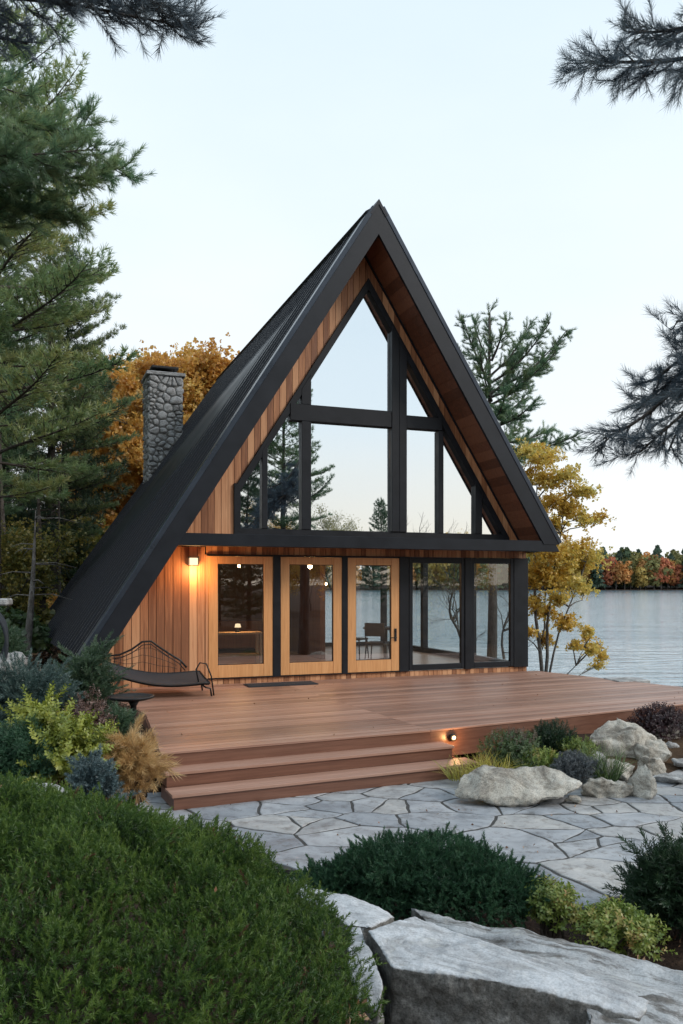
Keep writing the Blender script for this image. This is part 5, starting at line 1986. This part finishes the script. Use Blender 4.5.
def clustered_tree(name, base, stems_, clusters, label, cat, mat, seed, lsize=.07, dens=260, bark='bark_grey'):
    """slender tree: a few stems, and leaf clusters carried on boughs that leave the nearest stem"""
    rng = np.random.default_rng(seed)
    root = empty(name, base, 0, label, cat)
    mb = MB(); nodes = []
    for top, r0 in stems_:
        t = Vector(top) - base
        pts = []
        for k in range(9):
            f = k / 8
            pts.append(Vector((t.x * f ** 1.25 + .08 * math.sin(f * 7 + seed), t.y * f, -.3 + (t.z + .3) * f)) + Vector(rng.normal(size=3) * .03 * (k > 0)))
        mb.tube(pts, [r0 * (1 - .88 * k / 8) for k in range(9)], 7)
        for k in range(8):
            for s in (0, .5): nodes.append(pts[k].lerp(pts[k + 1], s))
    T = []; D = []; var = []
    for c, r in clusters:
        c = Vector(c) - base
        cand = [q for q in nodes if q.z < c.z + .05] or nodes
        q = min(cand, key=lambda q: (q - c).length + .9 * abs((c.z - q.z) - .5 * math.hypot(c.x - q.x, c.y - q.y)))
        m = q.lerp(c, .55) + Vector((rng.normal() * .08, rng.normal() * .08, .1 * rng.normal() + .04))
        mb.tube([q, q.lerp(m, .5) + Vector((0, 0, .04)), m, c], [.022, .017, .012, .005], 5, False)
        n = int(dens * (r / .4) ** 1.6)
        bv = rng.random()
        for w_ in range(11):
            d = rng.normal(size=3); d /= np.linalg.norm(d)
            e = c + Vector(d * [1, 1, .55]) * r * rng.uniform(.6, 1.9)
            mb.tube([m.lerp(c, rng.uniform(.2, 1)), e], [.006, .002], 3, False)
            for k in range(n // 11):
                f = rng.uniform(.25, 1.1)
                T.append(np.array(m.lerp(c, .8).lerp(e, f)) + rng.normal(size=3) * r * .2); D.append(rng.normal(size=3) + [0, 0, .3]); var.append(bv)
    mb.build('trunk', M[bark], root)
    lf = tpl_leaves(rng, 3, lsize, lsize * .85, lsize * .9)
    v = np.clip(np.array(var) * .55 + rng.random(len(var)) * .4, 0, 1)
    V, F, A = scatter(lf[0], lf[1], np.array(T), np.array(D), rng.uniform(.7, 1.25, len(T)), rng, lf[2], var=v, vspread=.3)
    link('crown', mesh_np('crown', V, F, M[mat], var=A), root)
    return root


rmp = np.random.default_rng(91)
cl2 = []
while len(cl2) < 64:
    d = rmp.normal(size=3); d /= np.linalg.norm(d)
    q = d * rmp.uniform(.45, 1.0) * [2.7, 2.7, 3.6]
    if q[2] > -2.8: cl2.append(((q[0], q[1], 6.3 + q[2] * (1 if q[2] < 0 else .95)), rmp.uniform(.55, .85)))
mp0 = clustered_tree('maple_tree', Vector((0, 0, 0)), [(Vector((.2, .1, 9.3)), .17), (Vector((1.6, .4, 7.6)), .1), (Vector((-1.4, .6, 7.8)), .1), (Vector((.2, -1.5, 7.2)), .09), (Vector((-.3, 1.6, 7.3)), .09)], cl2,
                     'orange maple rising right behind the stone chimney', 'maple tree', 'orange_maple', 92, .1, 330)
for (px, Y, rz, s, mt, lab) in ((176, 34, 10, 336, None, 'orange maple rising right behind the stone chimney'), (226, 37, 140, 334, None, 'orange maple behind the middle of the roof edge'),
                                (140, 38, 230, 352, None, 'orange maple between the chimney and the dark evergreens'), (204, 36, 80, 344, None, 'orange maple standing between the chimney top and the roof edge'),
                                (158, 46, 300, 362, 'yellow_maple', 'yellow maple at the back behind the orange ones')):
    c = mp0 if lab.startswith('orange maple rising') else copy_tree(mp0)
    c.location = on_ground(px, Y); c.rotation_euler.z = R(rz); c['label'] = lab; c['category'] = 'maple tree'; c['group'] = GO
    k_ = (at(px, s, Y).z - c.location.z) / 10.2; c.scale = (k_, k_, k_)
    if mt:
        for q in c.children:
            if q.name.startswith('crown'): q.material_slots[0].link = 'OBJECT'; q.material_slots[0].material = M[mt]

rym = np.random.default_rng(70)
MB_ = on_ground(543, 20.8)
cl_ = [(532, 452, 13), (550, 462, 14), (568, 478, 14), (545, 482, 13), (527, 478, 10), (582, 492, 11), (553, 500, 14), (570, 507, 13), (538, 510, 12), (588, 518, 11), (555, 526, 12),
       (536, 546, 17), (556, 552, 19), (576, 556, 18), (590, 566, 12), (546, 572, 15), (566, 578, 15), (530, 578, 12), (582, 586, 10),
       (532, 604, 9), (548, 614, 9), (568, 622, 10), (584, 632, 8), (542, 640, 7), (592, 652, 9), (574, 648, 7), (560, 600, 9), (531, 630, 7), (600, 662, 6)]
clusters = []
for (x, y, r) in cl_:
    for k in range(2):
        Yc = 20.8 + rym.uniform(-.9, .9)
        clusters.append((at(x + rym.uniform(-5, 5), y + rym.uniform(-4, 4), Yc), r * Yc / FPX * rym.uniform(.75, 1.05)))
clustered_tree('maple_tree', MB_, [(at(530, 448, 20.6), .06), (at(566, 470, 21), .055), (at(590, 540, 20.5), .04), (at(586, 645, 20.3), .03), (at(548, 540, 21.4), .045)], clusters,
               'slender yellow maple with dark stems beside the glazed cabin corner', 'maple tree', 'yellow_maple', 71)
for (px, Y, s, lab) in ((452, 29, .75, 'lone bare trunk by the water seen through the corner windows'), (484, 30, .6, 'bare forked tree by the water seen through the second corner window')):
    r_ = empty('bare_tree', (on_ground(px, Y).x, Y - 4, -.3), R(40 + px), lab, 'tree', 'bare lakeside trees'); r_.scale = (s,) * 3
    link('trunk', DA3[0], r_)

# --- pines whose branches hang into the picture; their trunks stand outside the frame
def overhang(name, trunk_xy, H, branches, label, seed, mat='pine_near', need=.105, nw=.004, n_need=19, group='pines with overhanging branches', reps=3, step=.06, up=.12, r_tr=.17):
    """branches: list of lists of 3D points (main limb)"""
    rng = np.random.default_rng(seed)
    gx, gy = trunk_xy
    gz = ground_h(gx, gy)
    root = empty(name, (gx, gy, gz), 0, label, 'pine tree', group)
    o = Vector((gx, gy, gz))
    q = MB(); q.tube([(.05 * math.sin(z * .5), 0, z) for z in np.linspace(-.3, H, 12)], [r_tr * (1 - .85 * i / 11) for i in range(12)], 10)
    q.build('trunk', M['bark'], root)
    for bi, (limb, dens, spreadk) in enumerate(branches):
        wood = MB(); T = []; D = []; var = []
        P = [Vector(p) - o for p in limb]
        # resample with wiggle
        pts = []
        for i in range(len(P) - 1):
            ns = max(2, int((P[i + 1] - P[i]).length / .13))
            for k in range(ns):
                f = k / ns
                pts.append(P[i].lerp(P[i + 1], f) + Vector(rng.normal(size=3) * .02))
        pts.append(P[-1])
        # smooth
        for _ in range(6):
            pts = [pts[0]] + [(pts[i - 1] + pts[i] * 2 + pts[i + 1]) / 4 for i in range(1, len(pts) - 1)] + [pts[-1]]
        n = len(pts)
        L = sum((pts[i + 1] - pts[i]).length for i in range(n - 1))
        wood.tube(pts, [.035 * (1 - .85 * i / n) + .004 for i in range(n)], 6, False)
        for i in range(int(n * .12), n - 1):
            for rep in range(reps):
                if rng.random() > .92 * dens: continue
                f = i / n
                p = pts[i].lerp(pts[i + 1], rng.random())
                tg = (pts[i + 1] - pts[i]).normalized()
                a = rng.uniform(0, 2 * PI)
                o_ = Matrix.Rotation(a, 3, tg) @ tg.orthogonal().normalized()
                o_.z *= .75
                td = (tg * rng.uniform(.5, 1.0) + o_ * rng.uniform(.5, 1.0)).normalized()
                tl = spreadk * (1.12 - f) ** .6 * rng.uniform(.45, 1.1)
                # bent twig
                e1 = p + td * tl * .5 + Vector((0, 0, -.02)); td2 = (td + tg * .4 + Vector((0, 0, rng.uniform(-.1, .25)))).normalized(); e2 = e1 + td2 * tl * .5
                wood.tube([p, e1, e2], [.009, .006, .003], 4, False)
                bv = rng.random()
                subs = [(p, e1, .4), (e1, e2, 0)]
                for m in range(int(2 + tl * 5)):
                    g_ = rng.uniform(.3, 1)
                    b0 = p.lerp(e1, g_ * 2) if g_ < .5 else e1.lerp(e2, g_ * 2 - 1)
                    sd = (td2 * .8 + Vector(rng.normal(size=3) * .6)).normalized(); b1 = b0 + sd * rng.uniform(.12, .3)
                    wood.tube([b0, b1], [.004, .0025], 3, False)
                    subs.append((b0, b1, .15))
                for (b0, b1, st_) in subs:
                    ln = (b1 - b0).length; dd = (b1 - b0).normalized()
                    q_ = ln * st_
                    while q_ <= ln + .01:
                        T.append(tuple(b0 + dd * q_)); D.append(tuple(dd + Vector(rng.normal(size=3) * .22) + Vector((0, 0, up)))); var.append(bv)
                        q_ += step * rng.uniform(.7, 1.3)
        tpl = tpl_needles(n_need, need, nw, R(46), .06, rng)
        T = np.array(T); D = np.array(D)
        V, F, A = scatter(tpl[0], tpl[1], T, D, rng.uniform(.75, 1.2, len(T)), rng, tpl[2], var=np.clip(np.array(var) * .6 + .2, 0, 1), vspread=.3)
        b_ = wood.build('branch', M['bark'], root)
        link('needles', mesh_np('needles', V, F, M[mat], var=A), b_)
    return root


overhang('pine_tree', (-6.2, 6.5), 13, [
    ([(-6.2, 6.5, 7.2), at(-60, -8, 7.6), at(60, 2, 7.8), at(140, 18, 8.0), at(190, 26, 8.1)], 1.0, .62),
    ([(-6.2, 6.5, 7.9), at(-60, -60, 7.4), at(40, -25, 7.6), at(130, -8, 7.8), at(175, 8, 7.9)], .9, .6),
    ([(-6.2, 6.5, 7.0), at(-80, 20, 7.8), at(-20, 30, 8.0), at(28, 44, 8.2)], .8, .5),
], 'pine at the margin whose dark bough hangs across the top of the sky', 300)
overhang('pine_tree', (-8.2, 12.8), 15, [
    ([(-8.2, 12.8, 7.7), at(-30, 190, 12.6), at(40, 180, 12.8), at(90, 175, 13), at(124, 168, 13.1)], 1.0, 1.0),
    ([(-8.2, 12.8, 9.0), at(-30, 120, 12.4), at(20, 125, 12.5), at(60, 135, 12.7), at(84, 125, 12.8)], 1.0, .9),
    ([(-8.2, 12.8, 7.6), at(-30, 225, 12.8), at(20, 215, 13), at(60, 208, 13.2), at(78, 215, 13.2)], 1.0, .8),
    ([(-8.2, 12.8, 10.0), at(-40, 80, 12.4), at(0, 85, 12.5), at(26, 96, 12.6)], 1.0, .8),
    ([(-8.2, 12.8, 8.4), at(-30, 160, 12.0), at(20, 155, 12.0), at(70, 150, 12.2), at(100, 150, 12.3)], 1.0, .9),
], 'nearer dark pine whose thick boughs cross in front of the tiered pine', 301, mat='pine', need=.115, nw=.0075, n_need=16)
overhang('pine_tree', (4.95, 7.8), 13, [
    ([(4.95, 7.8, 7.2), at(745, 40, 7.9), at(690, 60, 8.0), at(630, 62, 8.1), at(585, 62, 8.2)], .95, .55),
    ([(4.95, 7.8, 7.6), at(745, 10, 8.0), at(700, 25, 8.1), at(650, 36, 8.2), at(628, 32, 8.2)], .9, .45),
    ([(4.95, 7.8, 4.9), at(750, 330, 8.0), at(720, 352, 8.0), at(665, 400, 8.1), at(630, 430, 8.1), at(604, 438, 8.2)], .75, .5),
    ([(4.95, 7.8, 5.2), at(745, 335, 8.0), at(710, 365, 8.0), at(680, 420, 8.0), at(668, 452, 8.0)], .8, .45),
    ([(4.95, 7.8, 5.6), at(745, 320, 8.2), at(700, 345, 8.2), at(662, 372, 8.3), at(650, 382, 8.3)], .75, .42),
    ([(4.95, 7.8, 5.0), at(745, 345, 7.8), at(715, 380, 7.8), at(690, 410, 7.8), at(640, 452, 7.9)], .9, .5),
    ([(4.95, 7.8, 5.3), at(745, 330, 8.4), at(710, 350, 8.4), at(680, 372, 8.4), at(640, 405, 8.5)], .9, .45),
    ([(4.95, 7.8, 5.9), at(745, 300, 8.2), at(705, 318, 8.2), at(676, 322, 8.3)], .7, .25),
], 'pine standing out of the picture whose bluish needled boughs hang over the lake side', 302)

# white pine beyond the right slope: upswept plumes above flat tiers
tx, ty = at(491, 500, 23.0).x, 23.0
tz = lambda y: at(491, y, 23.0).z
pl_ = []
rwp = np.random.default_rng(81)
for (y0, ex, ey, dY) in ((352, 490, 312, .2), (362, 507, 318, -.5), (368, 474, 322, .4), (376, 530, 324, .6), (384, 550, 322, -.6), (392, 567, 330, .3), (398, 556, 352, -1.2), (386, 463, 318, -.3), (396, 520, 345, 1.4), (404, 540, 368, -.4),
                         (410, 460, 350, .8), (420, 528, 392, 1.0), (428, 536, 402, -.8), (440, 552, 428, .9), (448, 577, 436, -.3), (452, 545, 441, -1.2), (440, 520, 424, 1.6), (456, 560, 440, 1.5),
                         (414, 466, 396, 1.2), (430, 452, 420, -.9), (446, 440, 436, .5), (400, 480, 352, -1.6), (420, 505, 396, -1.9)):
    p0 = Vector((tx, ty, tz(y0))); p3 = at(ex, ey, 23.0 + dY)
    p1 = p0.lerp(p3, .4) - Vector((0, 0, .1 * (p3 - p0).length)); p2 = p0.lerp(p3, .75) - Vector((0, 0, .07 * (p3 - p0).length))
    pl_.append(([p0, p1, p2, p3], 1.0, .31))
overhang('pine_tree', (tx, ty), tz(318) - ground_h(tx, ty), pl_, 'white pine with upswept plumes rising beyond the right slope of the roof', 310, 'pine', .1, .0105, 13, None, 2, .065, .3, .17)

# --- trees on the shore behind the viewer (they show in the window reflections)
def mirrored(px, py_top, s_, extra=0):
    """ground point whose mirror image in the front glass appears at px"""
    u = (px - CX) / FPX
    nn = np.array([B2[0], B2[1]])
    d = np.array([u, 1.0])
    Yf = (O2 @ nn) / (d @ nn)
    pf = d * Yf
    r_ = d - 2 * (d @ nn) * nn
    q = pf + r_ * s_
    return Vector((q[0], q[1], ground_h(q[0], q[1]))), Yf + s_


GR = 'trees along the shore mirrored in the cabin windows'
for ms, px, s_, H0, ytop, rz, mt, lab, nm in (
        (PA, 286, 26, 17.5, 350, 30, None, 'tall pine mirrored in the window panes near the cedar corner', 'pine_tree'),
        (PC, 246, 22, 15, 440, 100, 'dark_fir', 'dark pine mirrored in the lowest corner pane', 'pine_tree'),
        (PC, 215, 24, 15, 430, 200, None, 'pine mirrored beside the wall lamp', 'pine_tree'),
        (PC, 378, 50, 15, 497, 10, None, 'small distant pine mirrored at the foot of the big pane', 'pine_tree'),
        (PC, 120, 26, 15, 420, 10, None, 'pine on the bank toward the lake, out of the picture', 'pine_tree'),
        (DA1, 262, 34, 9.5, 490, 60, None, 'orange maple mirrored between the pine trunks', 'maple_tree'),
        (DA1, 338, 40, 9.5, 494, 150, 'olive_leaf', 'brown-orange tree mirrored low in the big pane', 'maple_tree'),
        (DA2, 470, 55, 8, 512, 20, 'yellow_maple', 'small yellow tree mirrored low beyond the main mullion', 'leafy_tree'),
        (DA2, 312, 46, 8, 508, 20, 'orange_maple', 'small orange tree mirrored at the foot of the big pane', 'leafy_tree'),
        (DA2, 420, 60, 8, 522, 200, 'olive_leaf', 'olive tree mirrored at the main mullion', 'leafy_tree')):
    p, vd = mirrored(px, ytop, s_)
    if p.z < -.5: p.z = .2
    zt = CAM_Z + (HZ - ytop) * vd / FPX
    k = (zt - p.z) / H0
    if ms is DA1 or ms is DA2: k = (zt - p.z) / (H0 * 1.05)
    make_tree(nm, ms, p, R(rz), lab, 'tree', GR, k, mt)
for px, s_, yt in ((440, 48, 492), (462, 52, 496), (415, 56, 500)):
    p, vd = mirrored(px, yt, s_)
    if p.z < -.5: p.z = .2
    r_ = empty('bare_tree', p, R(px), {440: 'bare tree mirrored beside the main mullion', 462: 'bare tree mirrored low in the slanted pane', 415: 'bare tree mirrored right by the main mullion'}[px], 'tree', GR)
    k = (CAM_Z + (HZ - yt) * vd / FPX - p.z) / 6.6; r_.scale = (k,) * 3
    link('trunk', DA3[0], r_)

# --- far shore
def far_mesh(seed, kind, mat):
    rng = np.random.default_rng(seed)
    H = 20
    n = 900
    if kind == 'con':
        f = rng.random(n) ** .8
        z = 1.0 + (H - 4) * f
        a = rng.uniform(0, 2 * PI, n)
        lay = .65 + .35 * np.sin(f * 38 + rng.normal())
        r_ = (1 - f) ** .62 * 4.6 * lay * np.sqrt(rng.uniform(.25, 1, n)) + .15
        T = np.stack([np.cos(a) * r_, np.sin(a) * r_, z], 1)
        D = np.stack([np.cos(a), np.sin(a), np.full(n, .3)], 1) + rng.normal(size=(n, 3)) * .4
    else:
        lb = [(rng.normal() * 1.9, rng.normal() * 1.9, rng.uniform(4, 15), rng.uniform(2.2, 3.6), rng.uniform(2.2, 3.6), rng.uniform(2.0, 3.4)) for _ in range(12)] + [(0, 0, 8, 3.6, 3.6, 5.5)]
        T, D = shell_points(rng, lb, n, .4, -.8)
        D = D + rng.normal(size=D.shape) * .5
    V, F, A = scatter(np.array([(-.5, -.4, 0), (.5, -.45, .1), (.45, .5, .25), (-.5, .4, .1)]), np.array([(0, 1, 2, 3)]), T, D, rng.uniform(.7, 1.5, n), rng,
                      var=np.clip(rng.normal(.5, .22, n), 0, 1))
    q = MB(); q.tube([(0, 0, -1.5), (0.1, 0, 5), (0, .1, 13 if kind != 'con' else 15)], [.35, .25, .06], 6)
    for k in range(4):
        a = rng.uniform(0, 6.28); z = rng.uniform(4, 9)
        q.tube([(0, 0, z), (math.cos(a) * 2.6, math.sin(a) * 2.6, z + 2.6)], [.16, .05], 4, False)
    return q.mesh('trunk', M['bark_grey']), mesh_np('crown', V, F, M[mat], var=A)


for k_, cols_ in (('far_orange', [(.42, .18, .06), (.55, .27, .09), (.62, .36, .13)]), ('far_yellow', [(.42, .3, .09), (.55, .4, .12), (.6, .46, .18)]), ('far_red', [(.42, .12, .07), (.52, .18, .09), (.58, .26, .13)]),
                  ('far_green', [(.07, .12, .07), (.11, .16, .085), (.17, .2, .1)]), ('far_fir', [(.045, .085, .065), (.07, .115, .08), (.1, .14, .09)]), ('far_olive', [(.13, .15, .06), (.22, .21, .08), (.32, .27, .1)])):
    M[k_] = mat_leaf(k_, cols_, .35, .02, .3)  # far leaf colours lightened to stand in for haze
FAR = {
    'dark evergreen on the far lake shore': [far_mesh(400, 'con', 'far_green'), far_mesh(401, 'con', 'far_fir')],
    'orange autumn tree on the far lake shore': [far_mesh(402, 'dec', 'far_orange')],
    'yellow autumn tree on the far lake shore': [far_mesh(403, 'dec', 'far_yellow')],
    'green leafy tree on the far lake shore': [far_mesh(404, 'dec', 'far_green'), far_mesh(405, 'dec', 'far_olive')],
    'red autumn tree on the far lake shore': [far_mesh(406, 'dec', 'far_red')],
}
keys = list(FAR)
rfz = random.Random(8)
wts = [.27, .2, .15, .32, .06]
for row in range(3):
    x = 22.0
    while x < 232:
        lab = rfz.choices(keys, wts if row < 2 else [.5, .08, .08, .32, .02])[0]
        if row == 0 and abs(x - 161) < 3.5: lab = keys[4]
        ms = rfz.choice(FAR[lab])
        y = far_shore(x) + 5 + row * 13 + rfz.uniform(-3, 5)
        s = rfz.uniform(1.0, 1.4) * (1.12 if 'evergreen' in lab else 1) * (.9 if row == 0 else 1.02)
        make_tree('shore_tree', ms, (x, y, ground_h(x, y) - .2), rfz.uniform(0, 6.28), lab, 'tree', lab.replace(' tree', ' trees').replace('evergreen', 'evergreens'), s)
        x += rfz.uniform(3.6, 6.6)
# wooded shore that continues out of sight as one mass
rg_ = np.random.default_rng(9)
parts = []; pm_ = []
xs_ = np.concatenate([np.arange(-420, 20, 7.5), np.arange(238, 760, 8)])
T = []; D = []; S = []; vv = []
for x in xs_:
    for row in range(2):
        y = far_shore(x) + 6 + row * 14 + rg_.uniform(-4, 4)
        z0 = ground_h(x, y)
        con = rg_.random() < .5
        H = rg_.uniform(14, 21)
        n = 150
        f = rg_.random(n) ** .8
        r_ = ((1 - f) * 4 + .3) if con else (np.sin(np.clip(f, .02, 1) * PI) ** .5 * 4.4)
        a = rg_.uniform(0, 6.28, n); r_ = r_ * np.sqrt(rg_.uniform(.3, 1, n))
        T.append(np.stack([x + np.cos(a) * r_, y + np.sin(a) * r_, z0 + 1 + H * f], 1))
        D.append(np.stack([np.cos(a), np.sin(a), np.full(n, .3)], 1) + rg_.normal(size=(n, 3)) * .4)
        vv.append(np.full(n, .1 if con else rg_.uniform(.3, 1)) + rg_.normal(size=n) * .06)
T = np.concatenate(T); D = np.concatenate(D); vv = np.clip(np.concatenate(vv), 0, 1)
M['far_mix'] = mat_leaf('mixed_far_wood', [(.025, .05, .028), (.05, .075, .03), (.3, .2, .04), (.4, .17, .04)], .3)
V, F, A = scatter(np.array([(-1., -.8, 0), (1., -.9, .2), (.9, 1., .4), (-1., .8, .2)]), np.array([(0, 1, 2, 3)]), T, D, rg_.uniform(.7, 1.4, len(T)), rg_, var=vv)
fw = link('distant_forest', mesh_np('distant_forest', V, F, M['far_mix'], var=A))
tag(fw, 'wooded far shore continuing on both sides of the visible trees', 'forest', kind='stuff')

# ------------------------------------------------------------------ camera, sky, sun
cam = bpy.data.cameras.new('camera')
co = bpy.data.objects.new('camera', cam); C.objects.link(co)
co.location = (0, 0, CAM_Z)
co.rotation_euler = (R(90), 0, 0)
cam.sensor_fit = 'AUTO'; cam.sensor_width = 36
cam.lens = FPX / 1024 * 36
cam.shift_y = (HZ - 512) / 1024
cam.clip_start = .05; cam.clip_end = 8000
bpy.context.scene.camera = co

w = bpy.data.worlds.new('World'); bpy.context.scene.world = w
w.use_nodes = True
nt = w.node_tree; nt.nodes.clear(); N = nt.nodes; L = nt.links
SUN_EL, SUN_AZ = R(34), R(110)          # azimuth from +Y toward +X
sky = N.new('ShaderNodeTexSky'); sky.sky_type = 'NISHITA'; sky.sun_disc = False
sky.sun_elevation = SUN_EL; sky.sun_rotation = SUN_AZ
sky.air_density = 1.0; sky.dust_density = 1.5; sky.ozone_density = 1.5
b1 = N.new('ShaderNodeBackground'); b1.inputs[1].default_value = .05
L.new(sky.outputs[0], b1.inputs[0])
# thin even cloud veil
tc = N.new('ShaderNodeTexCoord')
sep = N.new('ShaderNodeSeparateXYZ'); L.new(tc.outputs['Generated'], sep.inputs[0])
vr_ = ramp(N, [(0, (.95, .95, .945)), (.06, (.92, .945, .955)), (.16, (.87, .93, .965)), (.45, (.79, .895, .97)), (1, (.58, .76, .91))])
L.new(sep.outputs[2], vr_.inputs[0])
nz = noise_node(N, L, tc.outputs['Generated'], 1.6, 5, .5, (1, 1, 2.5))
nr_ = ramp(N, [(.3, (.93, .95, .965)), (.7, (1.05, 1.035, 1.02))])
L.new(nz.outputs['Fac'], nr_.inputs[0])
veil = mixc(N, L, 1.0, vr_.outputs[0], nr_.outputs[0], 'MULTIPLY')
# warmer band low in the evening side of the sky
dt = N.new('ShaderNodeVectorMath'); dt.operation = 'DOT_PRODUCT'; dt.inputs[1].default_value = (.65, -.76, 0)
L.new(tc.outputs['Generated'], dt.inputs[0])
sdr = ramp(N, [(.15, (0, 0, 0)), (.8, (1, 1, 1))]); L.new(dt.outputs['Value'], sdr.inputs[0])
elr = ramp(N, [(0.0, (1, 1, 1)), (.08, (.6, .6, .6)), (.2, (0, 0, 0))]); L.new(sep.outputs[2], elr.inputs[0])
wf = N.new('ShaderNodeMath'); wf.operation = 'MULTIPLY'; L.new(sdr.outputs[0], wf.inputs[0]); L.new(elr.outputs[0], wf.inputs[1])
veil = mixc(N, L, wf.outputs[0], veil, (1.0, .86, .7))
b2 = N.new('ShaderNodeBackground'); b2.inputs[1].default_value = .9
L.new(veil, b2.inputs[0])
mxs = N.new('ShaderNodeMixShader'); mxs.inputs[0].default_value = .88
L.new(b1.outputs[0], mxs.inputs[1]); L.new(b2.outputs[0], mxs.inputs[2])
ow = N.new('ShaderNodeOutputWorld'); L.new(mxs.outputs[0], ow.inputs[0])

sl_ = bpy.data.lights.new('sun', 'SUN'); sl_.energy = 1.4; sl_.angle = R(18); sl_.color = (1, .92, .84)
so = bpy.data.objects.new('sun', sl_); C.objects.link(so)
sd = Vector((math.sin(SUN_AZ) * math.cos(SUN_EL), math.cos(SUN_AZ) * math.cos(SUN_EL), math.sin(SUN_EL)))
so.rotation_euler = (-sd).to_track_quat('-Z', 'Y').to_euler()
so.location = sd * 60

sc = bpy.context.scene
sc.view_settings.view_transform = 'Standard'; sc.view_settings.look = 'None'
sc.view_settings.exposure = .45; sc.view_settings.gamma = 1
sc.render.engine = 'CYCLES'
cy = sc.cycles
cy.max_bounces = 6; cy.diffuse_bounces = 3; cy.glossy_bounces = 3; cy.transmission_bounces = 3; cy.transparent_max_bounces = 8
cy.caustics_reflective = False; cy.caustics_refractive = False
cy.sample_clamp_indirect = 4
cy.use_denoising = True
try:
    cy.denoiser = 'OPENIMAGEDENOISE'; cy.denoising_input_passes = 'RGB_ALBEDO_NORMAL'
except Exception: pass
cy.use_adaptive_sampling = True; cy.adaptive_threshold = .015
